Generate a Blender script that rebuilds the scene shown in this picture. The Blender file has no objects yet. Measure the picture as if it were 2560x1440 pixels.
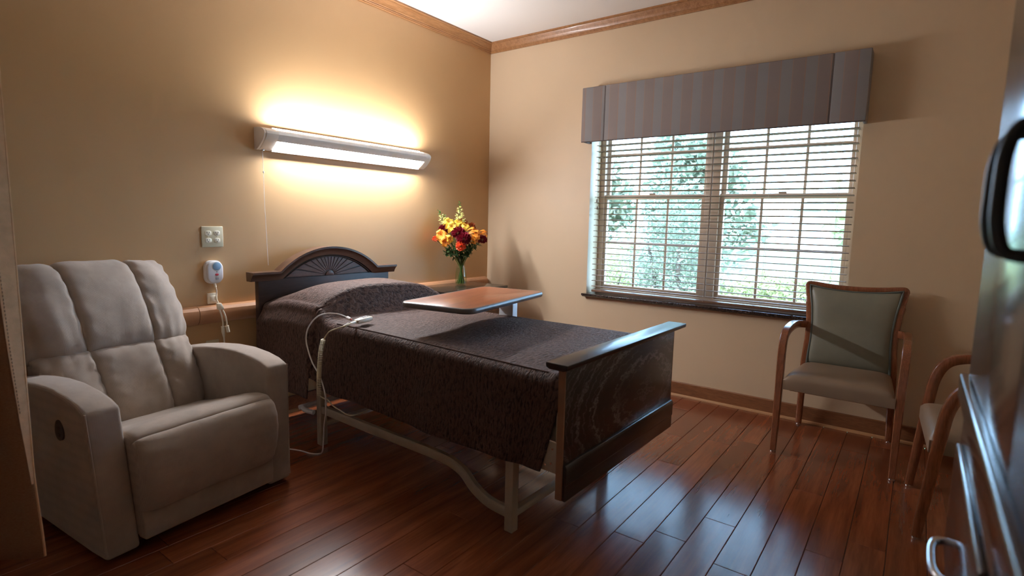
import bpy, bmesh, math, random
from mathutils import Vector, Matrix
random.seed(7)
R = math.radians
S = bpy.context.scene
COL = S.collection

# ------------------------------------------------------------------ camera, world, sun, exposure
cam_d = bpy.data.cameras.new('camera'); cam = bpy.data.objects.new('camera', cam_d); COL.objects.link(cam)
CP = Vector((-3.8603, -3.1221, 1.2330))
cr = Vector((0.59446, -0.80381, 0.02227)); cu = Vector((0.08360, 0.08932, 0.99249)); cf = Vector((0.79977, 0.58814, -0.12030))
cam.matrix_world = Matrix(((cr.x, cu.x, -cf.x, CP.x), (cr.y, cu.y, -cf.y, CP.y), (cr.z, cu.z, -cf.z, CP.z), (0, 0, 0, 1)))
cam_d.sensor_width = 36.0; cam_d.lens = 36.0 * 1373.6 / 2560.0; cam_d.clip_start = 0.02; cam_d.clip_end = 300
cam_d.dof.use_dof = True; cam_d.dof.focus_distance = 3.4; cam_d.dof.aperture_fstop = 2.8
S.camera = cam

SKY = 8.0; SKY_COL = (0.38, 0.64, 1.0); SUN = 2.5
LAMP_TOP = 64.0; LAMP_LOW = 50.0; LAMP_COL = (0.95, 0.985, 1.05)
w = bpy.data.worlds.new('sky'); S.world = w; w.use_nodes = True
bg = w.node_tree.nodes['Background']; bg.inputs[0].default_value = (*SKY_COL, 1); bg.inputs[1].default_value = SKY
sd = bpy.data.lights.new('sun', 'SUN'); sd.energy = SUN; sd.angle = R(1.5); sd.color = (1.0, 0.95, 0.86)
sun = bpy.data.objects.new('sun', sd); COL.objects.link(sun); sun.rotation_euler = (R(20), R(-38), 0); sun.location = (0, 0, 8)
S.view_settings.view_transform = 'Standard'; S.view_settings.look = 'None'
S.view_settings.exposure = 1.5; S.view_settings.gamma = 1.0; S.view_settings.use_curve_mapping = False
S.cycles.use_denoising = True; S.cycles.max_bounces = 6; S.cycles.diffuse_bounces = 5; S.cycles.glossy_bounces = 3; S.cycles.transparent_max_bounces = 12
S.cycles.use_adaptive_sampling = True; S.cycles.adaptive_threshold = 0.08; S.cycles.adaptive_min_samples = 20; S.cycles.use_light_tree = False
S.cycles.sample_clamp_indirect = 6.0

# ------------------------------------------------------------------ materials
class NT:
    def __init__(s, name):
        s.m = bpy.data.materials.new(name); s.m.use_nodes = True; s.t = s.m.node_tree; s.b = s.t.nodes['Principled BSDF']
    def n(s, typ, ins=None, **kw):
        nd = s.t.nodes.new(typ)
        for k, v in kw.items(): setattr(nd, k, v)
        for k, v in (ins or {}).items():
            if isinstance(v, bpy.types.NodeSocket): s.t.links.new(v, nd.inputs[k])
            else: nd.inputs[k].default_value = v
        return nd
    def l(s, a, b): s.t.links.new(a, b)
    def coord(s, scale=(1, 1, 1), rnd=False, loc=(0, 0, 0), rot=(0, 0, 0), kind='Object'):
        o = s.n('ShaderNodeTexCoord').outputs[kind]
        if rnd:
            r = s.n('ShaderNodeObjectInfo').outputs['Random']
            k = s.n('ShaderNodeMath', {0: r, 1: 37.0}, operation='MULTIPLY').outputs[0]
            c = s.n('ShaderNodeCombineXYZ', {0: k, 1: k, 2: k}).outputs[0]
            o = s.n('ShaderNodeVectorMath', {0: o, 1: c}, operation='ADD').outputs[0]
        return s.n('ShaderNodeMapping', {'Vector': o, 'Location': loc, 'Rotation': rot, 'Scale': scale}).outputs[0]
    def noise(s, vec, scale, detail=4, rough=.55, dist=0):
        return s.n('ShaderNodeTexNoise', {'Vector': vec, 'Scale': scale, 'Detail': detail, 'Roughness': rough, 'Distortion': dist}).outputs[0]
    def ramp(s, fac, stops):
        r = s.n('ShaderNodeValToRGB', {0: fac}); e = r.color_ramp.elements
        while len(e) < len(stops): e.new(.5)
        for i, (p, c) in enumerate(stops):
            e[i].position = p; e[i].color = (*c, 1) if len(c) == 3 else c
        return r.outputs[0]
    def mix(s, fac, a, b, mode='MIX'):
        x = s.n('ShaderNodeMix', data_type='RGBA', blend_type=mode)
        for i, v in ((0, fac), (6, a), (7, b)):
            if isinstance(v, bpy.types.NodeSocket): s.l(v, x.inputs[i])
            else: x.inputs[i].default_value = (*v, 1) if isinstance(v, tuple) else v
        return x.outputs[2]
    def bump(s, h, strength=.3, dist=.002, prev=None):
        b = s.n('ShaderNodeBump', {'Height': h, 'Strength': strength, 'Distance': dist})
        if prev is not None: s.l(prev, b.inputs['Normal'])
        s.l(b.outputs[0], s.b.inputs['Normal']); return b.outputs[0]
    def base(s, c):
        if isinstance(c, bpy.types.NodeSocket): s.l(c, s.b.inputs['Base Color'])
        else: s.b.inputs['Base Color'].default_value = (*c, 1)
    def set(s, **kw):
        for k, v in kw.items():
            s.b.inputs[{'rough': 'Roughness', 'metal': 'Metallic', 'spec': 'Specular IOR Level', 'coat': 'Coat Weight', 'coatr': 'Coat Roughness',
                        'sheen': 'Sheen Weight', 'em': 'Emission Strength', 'trans': 'Transmission Weight', 'ior': 'IOR', 'alpha': 'Alpha', 'sss': 'Subsurface Weight'}[k]].default_value = v
        return s

def plain(name, c, rough=.5, var=.06, scale=30, bump=0.0, bscale=400, **kw):
    t = NT(name); v = t.coord()
    n = t.noise(v, scale)
    lo = tuple(x * (1 - var) for x in c); hi = tuple(min(1, x * (1 + var)) for x in c)
    t.base(t.ramp(n, [(.3, lo), (.7, hi)])); t.set(rough=rough, **kw)
    if bump: t.bump(t.noise(v, bscale, 2), bump, .001)
    return t.m

def wood(name, dark, mid, light, grain=(1.5, 16, 16), rough=.35, coat=0.0, rnd=False, dist=.8, bump=.15, spec=.5, vary=0.0):
    t = NT(name); v = t.coord(grain, rnd)
    n = t.noise(v, 1.6, 5, .6, dist)
    fine = t.noise(t.coord(tuple(g * 7 for g in grain), rnd), 1.5, 3, .6)
    c = t.ramp(n, [(.28, dark), (.5, mid), (.74, light)])
    f = t.ramp(fine, [(.35, (.62, .62, .62)), (.6, (1, 1, 1))])
    c = t.mix(.7, c, f, 'MULTIPLY')
    if vary:
        r = t.n('ShaderNodeObjectInfo').outputs['Random']
        k = t.ramp(r, [(0, (1 - vary,) * 3), (1, (1 + vary * .7,) * 3)])
        c = t.mix(1.0, c, k, 'MULTIPLY')
    t.base(c); t.set(rough=rough, coat=coat, coatr=.12, spec=spec)
    if bump: t.bump(fine, bump, .0015)
    return t.m

def paint(name, c, rough=.42):
    t = NT(name); v = t.coord()
    big = t.noise(v, 1.2, 3); t.base(t.ramp(big, [(.3, tuple(x * .97 for x in c)), (.7, tuple(x * 1.03 for x in c))]))
    t.set(rough=rough, spec=.6); t.bump(t.noise(v, 260, 2), .08, .001)
    return t.m

def emit(name, c, k):
    t = NT(name); t.base((.9, .9, .9)); t.b.inputs['Emission Color'].default_value = (*c, 1); t.set(em=k); return t.m

def clear_glass(name, tint=(1, 1, 1), gloss=.8, rough=.0):
    t = NT(name); t.t.nodes.remove(t.b)
    tr = t.n('ShaderNodeBsdfTransparent', {0: (*tint, 1)}); gl = t.n('ShaderNodeBsdfGlossy', {'Roughness': rough})
    fc = t.n('ShaderNodeLayerWeight', {'Blend': .5}).outputs['Facing']; p5 = t.n('ShaderNodeMath', {0: fc, 1: 4.0}, operation='POWER').outputs[0]
    fr = t.n('ShaderNodeMath', {0: p5, 1: gloss, 2: .04}, operation='MULTIPLY_ADD')
    mx = t.n('ShaderNodeMixShader', {0: fr.outputs[0], 1: tr.outputs[0], 2: gl.outputs[0]})
    t.l(mx.outputs[0], t.t.nodes['Material Output'].inputs[0]); return t.m

MT = {}
MT['wall_tan'] = paint('wall_tan_paint', (.575, .348, .160), .50)
MT['wall_cream'] = paint('wall_cream_paint', (.65, .485, .315), .50)
MT['ceiling'] = paint('ceiling_paint', (.82, .78, .73), .8)
MT['wall_pale'] = paint('wall_pale_paint', (.76, .66, .54), .6)
MT['oak_trim'] = wood('oak_trim', (.30, .125, .045), (.42, .195, .075), (.50, .25, .105), (2, 22, 22), .38, .15, bump=.05)
MT['base_trim'] = wood('base_trim', (.20, .075, .028), (.27, .105, .04), (.33, .135, .055), (18, 2, 18), .42, .1, bump=.05)
MT['shoe_trim'] = plain('shoe_trim', (.45, .235, .105), .45)
MT['rail'] = plain('rail_vinyl', (.50, .25, .125), .33, .04)
MT['white_paint'] = plain('white_enamel', (.90, .89, .87), .35, .03)
MT['fixture_end'] = plain('fixture_plastic', (.84, .79, .73), .45, .03)
MT['almond'] = plain('almond_plastic', (.68, .61, .42), .38, .03)
MT['ivory'] = plain('ivory_plastic', (.84, .76, .60), .35, .03)
MT['white_plastic'] = plain('white_plastic', (.78, .76, .76), .3, .02)
MT['slot'] = plain('dark_slot', (.03, .025, .02), .6)
MT['blue_pad'] = plain('blue_button', (.26, .42, .60), .4)
MT['red_pad'] = plain('red_button', (.55, .05, .06), .4)
MT['grey_print'] = plain('grey_print', (.25, .25, .28), .5)
MT['lens_low'] = emit('lit_lens_lower', LAMP_COL, LAMP_LOW)
MT['lens_top'] = emit('lit_lens_upper', LAMP_COL, LAMP_TOP)
MT['glass'] = clear_glass('window_glass', (.97, .99, .98))
MT['vase_glass'] = clear_glass('vase_glass', (.95, .98, .95), .35, .03)
MT['water'] = clear_glass('vase_water', (.88, .92, .82), .05)
MT['win_frame'] = plain('window_vinyl', (.64, .46, .33), .4, .03)
MT['slat'] = plain('blind_slat', (.25, .165, .12), .72, .05, spec=.2)
MT['blind_rail'] = plain('blind_rail_wood', (.17, .085, .05), .4)
MT['cord'] = plain('cord_beige', (.55, .48, .38), .6)
MT['chrome'] = plain('brushed_chrome', (.72, .73, .75), .18, .02, metal=1.0)
MT['black_metal'] = plain('black_metal', (.012, .011, .010), .38, .1)
MT['steel_cream'] = plain('cream_powder_steel', (.50, .42, .32), .42, .05)
MT['steel_white'] = plain('white_powder_steel', (.74, .74, .76), .35, .03)
MT['granite'] = None
t = NT('dark_granite'); v = t.coord(); n = t.noise(v, 60, 6, .7); t.base(t.ramp(n, [(.42, (.018, .012, .011)), (.56, (.05, .032, .028)), (.66, (.16, .11, .10))])); t.set(rough=.16, coat=.3); MT['granite'] = t.m

# hardwood planks: grain along x, per-plank variation, hand-scraped ripples
t = NT('hand_scraped_planks'); v = t.coord((1.2, 12, 12), True); n = t.noise(v, 1.7, 3, .5, .35)
c = t.ramp(n, [(.25, (.150, .039, .015)), (.45, (.230, .062, .023)), (.60, (.28, .078, .029)), (.80, (.33, .100, .038))])
fine = t.noise(t.coord((6, 90, 90), True), 1.5, 3, .6); f = t.ramp(fine, [(.3, (.7, .68, .66)), (.62, (1, 1, 1))]); c = t.mix(.6, c, f, 'MULTIPLY')
r = t.n('ShaderNodeObjectInfo').outputs['Random']; c = t.mix(1.0, c, t.ramp(r, [(0, (.80, .78, .76)), (1, (1.18, 1.17, 1.13))]), 'MULTIPLY')
t.base(c); t.set(rough=.24, spec=.65, coat=.45, coatr=.15)
rip = t.noise(t.coord((5, 30, 9), True), 1.0, 2, .5, .4); b1 = t.bump(rip, .05, .0012); t.bump(fine, .05, .0004, b1)
MT['plank'] = t.m
MT['subfloor'] = plain('dark_subfloor', (.02, .008, .005), .8)

# espresso bed wood
MT['espresso'] = wood('espresso_wood', (.010, .0065, .0055), (.019, .011, .009), (.034, .020, .016), (2.0, 18, 18), .30, .25, bump=.1)
MT['headwood'] = wood('brown_mahogany', (.065, .029, .017), (.10, .046, .027), (.14, .068, .040), (2.0, 20, 20), .30, .25, bump=.08)
MT['headpanel'] = wood('headboard_panel_wood', (.030, .015, .012), (.042, .021, .017), (.056, .029, .023), (2.0, 18, 18), .45, .0, bump=.06)
MT['raywood'] = wood('sunburst_veneer', (.085, .040, .026), (.125, .060, .040), (.17, .085, .055), (8, 8, 30), .36, .15, bump=.05)
# footboard: cathedral oak grain with pale lines painting the sheen of its open pores
t = NT('espresso_cathedral_oak'); vv = t.coord((1.0, 1.0, 2.0), loc=(-.17, 0, -1.04))
wv = t.n('ShaderNodeTexWave', {'Vector': vv, 'Scale': 11.0, 'Distortion': 3.2, 'Detail': 2.0, 'Detail Scale': 1.6, 'Detail Roughness': .5}, wave_type='RINGS', rings_direction='SPHERICAL').outputs[1]
dash = t.noise(t.coord((90, 90, 220)), 1.0, 3, .7); area = t.noise(t.coord((2.2, 2.2, 3.2)), 1.5, 2)
k = t.ramp(wv, [(.86, (0, 0, 0)), (.97, (1, 1, 1))]); k2 = t.ramp(dash, [(.34, (0, 0, 0)), (.56, (1, 1, 1))]); k3 = t.ramp(area, [(.30, (0, 0, 0)), (.52, (1, 1, 1))])
wf_ = t.n('ShaderNodeTexWave', {'Vector': vv, 'Scale': 30.0, 'Distortion': 4.5, 'Detail': 2.0, 'Detail Scale': .8, 'Detail Roughness': .5}, wave_type='RINGS', rings_direction='SPHERICAL').outputs[1]
kb = t.ramp(wf_, [(.80, (0, 0, 0)), (.98, (.55, .55, .55))]); area2 = t.ramp(t.noise(t.coord((2.5, 2.5, 4), loc=(3, 1, 2)), 1.5, 2), [(.36, (0, 0, 0)), (.58, (1, 1, 1))])
kk = t.mix(1, t.mix(1, t.mix(1, k, k3, 'MULTIPLY'), t.mix(1, kb, area2, 'MULTIPLY'), 'LIGHTEN'), k2, 'MULTIPLY')
t.base(t.mix(kk, t.ramp(t.noise(t.coord((3, 3, 14)), 2, 4), [(.3, (.016, .008, .0065)), (.7, (.034, .017, .013))]), (.19, .165, .17))); t.set(rough=.30, coat=.2, coatr=.15)
t.bump(wv, .08, .001)
MT['cathedral'] = t.m
MT['edge_wood'] = plain('raw_panel_edge', (.32, .16, .085), .5)
MT['cherry'] = wood('cherry_chair_wood', (.235, .078, .032), (.275, .092, .038), (.32, .112, .048), (18, 18, 2), .25, .45, bump=.02)
MT['vinyl_green'] = plain('sage_vinyl', (.215, .205, .155), .40, .08, 8, .25, 500)
MT['vinyl_piping'] = plain('dark_sage_piping', (.10, .115, .10), .38)
MT['vinyl_taupe'] = plain('taupe_vinyl', (.25, .172, .115), .36, .06, 8, .25, 500)
MT['rubber'] = plain('dark_glide', (.03, .025, .022), .5)
MT['laminate'] = wood('cherry_laminate', (.30, .085, .03), (.38, .115, .045), (.44, .145, .06), (1.5, 16, 3), .30, .2, bump=.02)
MT['edge_band'] = plain('grey_edge_band', (.15, .14, .145), .30, .04)
MT['ns_top'] = plain('dark_nightstand_top', (.026, .018, .014), .22, .08, coat=.3)
MT['ns_body'] = wood('oak_burl_body', (.085, .032, .014), (.16, .065, .028), (.24, .105, .045), (5, 5, 9), .4, .15, dist=2.5)
MT['wardrobe'] = wood('wardrobe_mahogany', (.022, .010, .007), (.036, .016, .010), (.055, .024, .015), (16, 16, 1.6), .24, .5, bump=.04)

def corduroy(name, c):
    t = NT(name); v = t.coord()
    wv = t.n('ShaderNodeTexWave', {'Vector': v, 'Scale': 105.0, 'Distortion': .25, 'Detail': 1.0}, wave_type='BANDS', bands_direction='X').outputs[1]
    n = t.noise(v, 9, 5, .6); col = t.ramp(n, [(.3, tuple(x * .86 for x in c)), (.7, tuple(x * 1.1 for x in c))])
    col = t.mix(.14, col, t.ramp(wv, [(.1, (.45, .45, .45)), (.6, (1, 1, 1))]), 'MULTIPLY')
    t.base(col); t.set(rough=.88, sheen=.35, spec=.2)
    b = t.bump(wv, .32, .0009); t.bump(t.noise(v, 11, 4, .55, .4), .30, .008, b); return t.m
MT['corduroy'] = corduroy('taupe_corduroy', (.42, .345, .285))
MT['pocket'] = plain('dark_plastic_switch', (.07, .05, .042), .5)

# quilted matelasse spread, puckered rows laid out in metres through the uv map
t = NT('brown_quilted_spread'); u0 = t.n('ShaderNodeTexCoord').outputs['UV']
wob = t.noise(t.n('ShaderNodeMapping', {'Vector': u0, 'Scale': (14, 14, 1)}).outputs[0], 1, 3)
uu = t.mix(.012, u0, t.n('ShaderNodeTexNoise', {'Vector': u0, 'Scale': 26.0, 'Detail': 2.0}).outputs[1])
w1 = t.n('ShaderNodeTexWave', {'Vector': uu, 'Scale': 17.0, 'Distortion': 2.0, 'Detail': 2.0, 'Detail Scale': 1.6}, wave_type='BANDS', bands_direction='Y').outputs[1]
pk = t.noise(t.n('ShaderNodeMapping', {'Vector': uu, 'Scale': (40, 105, 1)}).outputs[0], 1, 2, .55, .8)
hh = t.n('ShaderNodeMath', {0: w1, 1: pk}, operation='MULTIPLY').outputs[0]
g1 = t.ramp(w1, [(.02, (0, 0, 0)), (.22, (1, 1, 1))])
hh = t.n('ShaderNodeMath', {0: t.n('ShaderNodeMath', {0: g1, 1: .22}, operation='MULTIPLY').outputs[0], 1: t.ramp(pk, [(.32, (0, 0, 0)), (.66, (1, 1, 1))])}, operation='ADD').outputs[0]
t.base(t.mix(t.ramp(hh, [(.10, (0, 0, 0)), (.9, (1, 1, 1))]), (.030, .0150, .011), (.118, .066, .050)))  # pucker shading put into the colour: dark grooves, lit ridges
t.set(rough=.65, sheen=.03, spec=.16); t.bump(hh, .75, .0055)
MT['spread'] = t.m
MT['mattress'] = plain('mattress_ticking', (.30, .32, .38), .7)

# striped valance cloth: stripes run vertically, laid out along y
t = NT('striped_valance_cloth'); o = t.n('ShaderNodeTexCoord').outputs['Object']; sy = t.n('ShaderNodeSeparateXYZ', {0: o}).outputs[1]
def saw(per, off): return t.n('ShaderNodeMath', {0: t.n('ShaderNodeMath', {0: t.n('ShaderNodeMath', {0: sy, 1: off}, operation='ADD').outputs[0], 1: 1 / per}, operation='MULTIPLY').outputs[0]}, operation='FRACT').outputs[0]
c = t.ramp(saw(.134, .013), [(0, (.235, .220, .222)), (.47, (.235, .220, .222)), (.50, (.235, .190, .180)), (.97, (.235, .190, .180))])
ln = t.ramp(saw(.067, .013), [(.0, (1, 1, 1)), (.055, (1, 1, 1)), (.085, (0, 0, 0)), (.98, (0, 0, 0))])
c = t.mix(t.n('ShaderNodeMath', {0: ln, 1: .40}, operation='MULTIPLY').outputs[0], c, (.36, .18, .10)); t.base(c)
t.set(rough=.75, sheen=.1, spec=.25); t.bump(t.noise(t.coord(), 700, 2), .2, .0006); MT['valance'] = t.m
MT['welt'] = plain('dark_valance_seam', (.10, .075, .07), .7)

# curtain cloth lets a little light through
t = NT('shaded_cubicle_curtain'); v = t.coord((1, 1, 1)); wv = t.noise(t.coord((160, 160, 420)), 1, 2)
t.base(t.ramp(wv, [(.3, (.26, .13, .065)), (.7, (.34, .18, .095))])); t.set(rough=.85, spec=.15); t.bump(wv, .4, .001)  # cloth colour darkened to carry the panel's own shade
tl = t.n('ShaderNodeBsdfTranslucent', {0: (.50, .24, .10, 1)}); mx = t.n('ShaderNodeMixShader', {0: .10, 1: t.b.outputs[0], 2: tl.outputs[0]})
t.l(mx.outputs[0], t.t.nodes['Material Output'].inputs[0]); MT['curtain'] = t.m
MT['lit_curtain_hem'] = plain('lit_curtain_hem', (.68, .42, .23), .85, .1, 40, .3, 300)  # same cloth as the panel, light on the turned fold put into the colour
MT['stitch'] = plain('stitch_thread', (.30, .20, .12), .8)

def petal(name, c, c2):
    t = NT(name); n = t.noise(t.coord(), 60, 3); t.base(t.ramp(n, [(.3, c2), (.7, c)])); t.set(rough=.5, sss=0.0)
    tl = t.n('ShaderNodeBsdfTranslucent', {0: (*c, 1)}); mx = t.n('ShaderNodeMixShader', {0: .25, 1: t.b.outputs[0], 2: tl.outputs[0]})
    t.l(mx.outputs[0], t.t.nodes['Material Output'].inputs[0]); return t.m
MT['lily_or'] = petal('orange_petal', (.95, .42, .06), (.85, .30, .03))
MT['lily_ye'] = petal('yellow_petal', (.95, .72, .10), (.90, .55, .06))
MT['mum'] = petal('burgundy_petal', (.30, .012, .03), (.14, .005, .015))
MT['carn'] = petal('coral_petal', (.90, .16, .05), (.75, .08, .03))
MT['snap'] = petal('pale_yellow_petal', (.90, .88, .42), (.72, .78, .30))
MT['rust'] = petal('rust_petal', (.50, .11, .02), (.32, .05, .01))
MT['stem'] = petal('green_stem', (.14, .25, .05), (.08, .16, .03))
MT['leaf'] = petal('green_leaf', (.06, .13, .04), (.025, .07, .02))
MT['shrub'] = petal('hazed_shrub_leaf', (.25, .26, .17), (.13, .15, .095))  # leaf colour lightened to stand in for outdoor haze
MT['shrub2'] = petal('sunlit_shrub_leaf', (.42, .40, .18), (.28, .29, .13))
MT['bark'] = plain('bark', (.10, .07, .05), .9)
MT['lawn'] = plain('lawn_grass', (.10, .15, .06), .9, .25, 6, .6, 60)
MT['path'] = plain('concrete_path', (.55, .53, .50), .85)
MT['hazed_pane'] = plain('hazed_window_pane', (.34, .37, .40), .3)  # panes paled so their colour carries the distance haze
MT['siding'] = plain('white_siding', (.62, .62, .62), .7)
MT['roof'] = plain('grey_roof', (.22, .21, .21), .9)

# ------------------------------------------------------------------ mesh helpers
class MB:
    def __init__(s): s.v = []; s.f = []; s.uv = None
    def add(s, vs, fs):
        k = len(s.v); s.v += [tuple(p) for p in vs]; s.f += [tuple(i + k for i in f) for f in fs]; return s
    def box(s, x0, x1, y0, y1, z0, z1):
        return s.add([(x0, y0, z0), (x1, y0, z0), (x1, y1, z0), (x0, y1, z0), (x0, y0, z1), (x1, y0, z1), (x1, y1, z1), (x0, y1, z1)],
                     [(0, 3, 2, 1), (4, 5, 6, 7), (0, 1, 5, 4), (1, 2, 6, 5), (2, 3, 7, 6), (3, 0, 4, 7)])
    def prism(s, poly, axis, a0, a1):
        def P(a, p): return (a, p[0], p[1]) if axis == 'x' else ((p[0], a, p[1]) if axis == 'y' else (p[0], p[1], a))
        n = len(poly)
        return s.add([P(a0, p) for p in poly] + [P(a1, p) for p in poly],
                     [tuple(range(n))[::-1], tuple(range(n, 2 * n))] + [(i, (i + 1) % n, n + (i + 1) % n, n + i) for i in range(n)])
    def tube(s, path, r, n=8, sec=None, closed=False, up=None):
        path = [Vector(p) for p in path]; m = len(path); rings = []
        prev = None
        for i, p in enumerate(path):
            a = path[(i - 1) % m] if (closed or i > 0) else p; b = path[(i + 1) % m] if (closed or i < m - 1) else p
            d = (b - a).normalized()
            if up is not None: side = d.cross(Vector(up)).normalized()
            elif prev is None:
                side = d.cross(Vector((0, 0, 1)) if abs(d.z) < .9 else Vector((1, 0, 0))).normalized()
            else: side = (prev - d * prev.dot(d)).normalized()
            prev = side; upv = side.cross(d).normalized()
            rr = r[i] if isinstance(r, (list, tuple)) else r
            if sec: rings.append([p + side * (a_ * rr) + upv * (b_ * rr) for a_, b_ in sec])
            else: rings.append([p + (side * math.cos(2 * math.pi * j / n) + upv * math.sin(2 * math.pi * j / n)) * rr for j in range(n)])
        k = len(rings[0]); vs = [q for g in rings for q in g]; fs = []
        for i in range(m if closed else m - 1):
            i2 = (i + 1) % m
            fs += [(i * k + j, i * k + (j + 1) % k, i2 * k + (j + 1) % k, i2 * k + j) for j in range(k)]
        if not closed: fs += [tuple(range(k))[::-1], tuple(range((m - 1) * k, m * k))]
        return s.add(vs, fs)
    def lathe(s, prof, c=(0, 0, 0), n=20, cap=True):
        vs = [(c[0] + r * math.cos(2 * math.pi * j / n), c[1] + r * math.sin(2 * math.pi * j / n), c[2] + z) for r, z in prof for j in range(n)]
        fs = [(i * n + j, i * n + (j + 1) % n, (i + 1) * n + (j + 1) % n, (i + 1) * n + j) for i in range(len(prof) - 1) for j in range(n)]
        if cap: fs += [tuple(range(n))[::-1], tuple(range((len(prof) - 1) * n, len(prof) * n))]
        return s.add(vs, fs)
    def sheet(s, fn, nu, nv, closeu=False):
        vs = [fn(i / nu, j / nv) for j in range(nv + 1) for i in range(nu + 1)]
        fs = [(j * (nu + 1) + i, j * (nu + 1) + i + 1, (j + 1) * (nu + 1) + i + 1, (j + 1) * (nu + 1) + i) for j in range(nv) for i in range(nu)]
        return s.add(vs, fs)
    def pad(s, fn, nu, nv, t, back=.03, p=4.0, q=.55, wr=0.0, seed=0, soft=None):
        """puffed cushion over a base patch fn(a,b)->(point, normal)"""
        rng = random.Random(seed); ph = [rng.uniform(0, 6.28) for _ in range(6)]
        F = []; B = []
        for j in range(nv + 1):
            for i in range(nu + 1):
                a = .5 - .5 * math.cos(math.pi * i / nu); b = .5 - .5 * math.cos(math.pi * j / nv)
                a = .5 * a + .5 * i / nu; b = .5 * b + .5 * j / nv
                P, N = fn(a, b); P = Vector(P); N = Vector(N).normalized()
                e = max(0, 1 - abs(2 * a - 1) ** p) * max(0, 1 - abs(2 * b - 1) ** p)
                if soft is not None and (b > .5) == soft: e = max(0, 1 - abs(2 * a - 1) ** p) * (1 - .55 * abs(2 * b - 1) ** 16)
                h = t * e ** q
                if wr:
                    ed = 1 - e
                    h += wr * e ** .4 * (math.sin(44 * b + ph[0] + 3 * math.sin(5 * a + ph[1])) * (abs(2 * a - 1) ** 2) + .8 * math.sin(24 * a + ph[2] + 3 * math.sin(4 * b + ph[3])) * abs(2 * b - 1) ** 2 * .7 + .5 * math.sin(7 * a + 9 * b + ph[4]))
                F.append(P + N * h); B.append(P - N * back)
        k = len(F); m = nu + 1
        fs = []
        for j in range(nv):
            for i in range(nu):
                q0 = (j * m + i, j * m + i + 1, (j + 1) * m + i + 1, (j + 1) * m + i); fs.append(q0); fs.append(tuple(k + x for x in q0[::-1]))
        ring = [i for i in range(m)] + [j * m + nu for j in range(1, nv + 1)] + [nv * m + i for i in range(nu - 1, -1, -1)] + [j * m for j in range(nv - 1, 0, -1)]
        fs += [(ring[i], k + ring[i], k + ring[(i + 1) % len(ring)], ring[(i + 1) % len(ring)]) for i in range(len(ring))]
        return s.add(F + B, fs)
    def mesh(s, name, bevel=0, seg=2, smooth=True, ang=38, weld=True):
        me = bpy.data.meshes.new(name); me.from_pydata(s.v, [], s.f)
        bm = bmesh.new(); bm.from_mesh(me)
        if weld: bmesh.ops.remove_doubles(bm, verts=bm.verts, dist=1e-5)
        bmesh.ops.recalc_face_normals(bm, faces=bm.faces)
        if bevel:
            ed = [e for e in bm.edges if len(e.link_faces) == 2 and e.calc_face_angle(0) > R(28)]
            bmesh.ops.bevel(bm, geom=ed, offset=bevel, segments=seg, affect='EDGES', profile=.5, clamp_overlap=True)
        bm.to_mesh(me); bm.free()
        if smooth:
            me.shade_smooth(); me.set_sharp_from_angle(angle=R(ang))
        return me
    def build(s, name, mat, parent=None, bevel=0, seg=2, smooth=True, ang=38, weld=True):
        return link(name, s.mesh(name, bevel, seg, smooth, ang, weld), mat, parent)

def link(name, me, mat, parent=None):
    if mat is not None and not me.materials: me.materials.append(MT[mat] if isinstance(mat, str) else mat)
    o = bpy.data.objects.new(name, me); COL.objects.link(o)
    if parent is not None:
        o.parent = parent
        if not parent.get('_local') and parent.parent is None and parent.type == 'EMPTY': o.matrix_parent_inverse = parent.matrix_basis.inverted()
    return o
def tag(o, label=None, cat=None, group=None, kind=None):
    if label: o['label'] = label
    if cat: o['category'] = cat
    if group: o['group'] = group
    if kind: o['kind'] = kind
    return o
LOCALS = []
def thing(name, label, cat, loc=(0, 0, 0), rz=0, group=None, local=False):
    o = bpy.data.objects.new(name, None); COL.objects.link(o); o.location = loc; o.rotation_euler = (0, 0, rz); o.empty_display_size = .05
    if local: o['_local'] = 1; LOCALS.append(o)
    return tag(o, label, cat, group)
def struct(name, label=None):
    o = bpy.data.objects.new(name, None); COL.objects.link(o); o.empty_display_size = .05; return tag(o, label, kind='structure')
def copy_tree(o, parent=None):
    c = o.copy(); COL.objects.link(c)
    if parent is not None: c.parent = parent
    for ch in list(o.children): copy_tree(ch, c)
    return c
def catmull(pts, n=8, closed=False):
    pts = [Vector(p) for p in pts]; m = len(pts); out = []
    for i in range(m if closed else m - 1):
        p0 = pts[(i - 1) % m] if (closed or i > 0) else pts[0] * 2 - pts[1]
        p1 = pts[i]; p2 = pts[(i + 1) % m]
        p3 = pts[(i + 2) % m] if (closed or i < m - 2) else pts[-1] * 2 - pts[-2]
        for k in range(n):
            t_ = k / n
            out.append(.5 * ((2 * p1) + (p2 - p0) * t_ + (2 * p0 - 5 * p1 + 4 * p2 - p3) * t_ ** 2 + (3 * p1 - p0 - 3 * p2 + p3) * t_ ** 3))
    if not closed: out.append(pts[-1])
    return out
def lerp(a, b, t_): return a + (b - a) * t_
def interp(tab, x):
    for (x0, y0), (x1, y1) in zip(tab, tab[1:]):
        if x <= x1: return lerp(y0, y1, max(0, (x - x0) / (x1 - x0)))
    return tab[-1][1]
def sm(a, b, x):
    t_ = min(1, max(0, (x - a) / (b - a))); return t_ * t_ * (3 - 2 * t_)
RSEC = [(-1, -.6), (-.85, -.85), (-.6, -1), (.6, -1), (.85, -.85), (1, -.6), (1, .6), (.85, .85), (.6, 1), (-.6, 1), (-.85, .85), (-1, .6)]
def rsec(w_, h_): return [(a * w_, b * h_) for a, b in RSEC]

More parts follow.
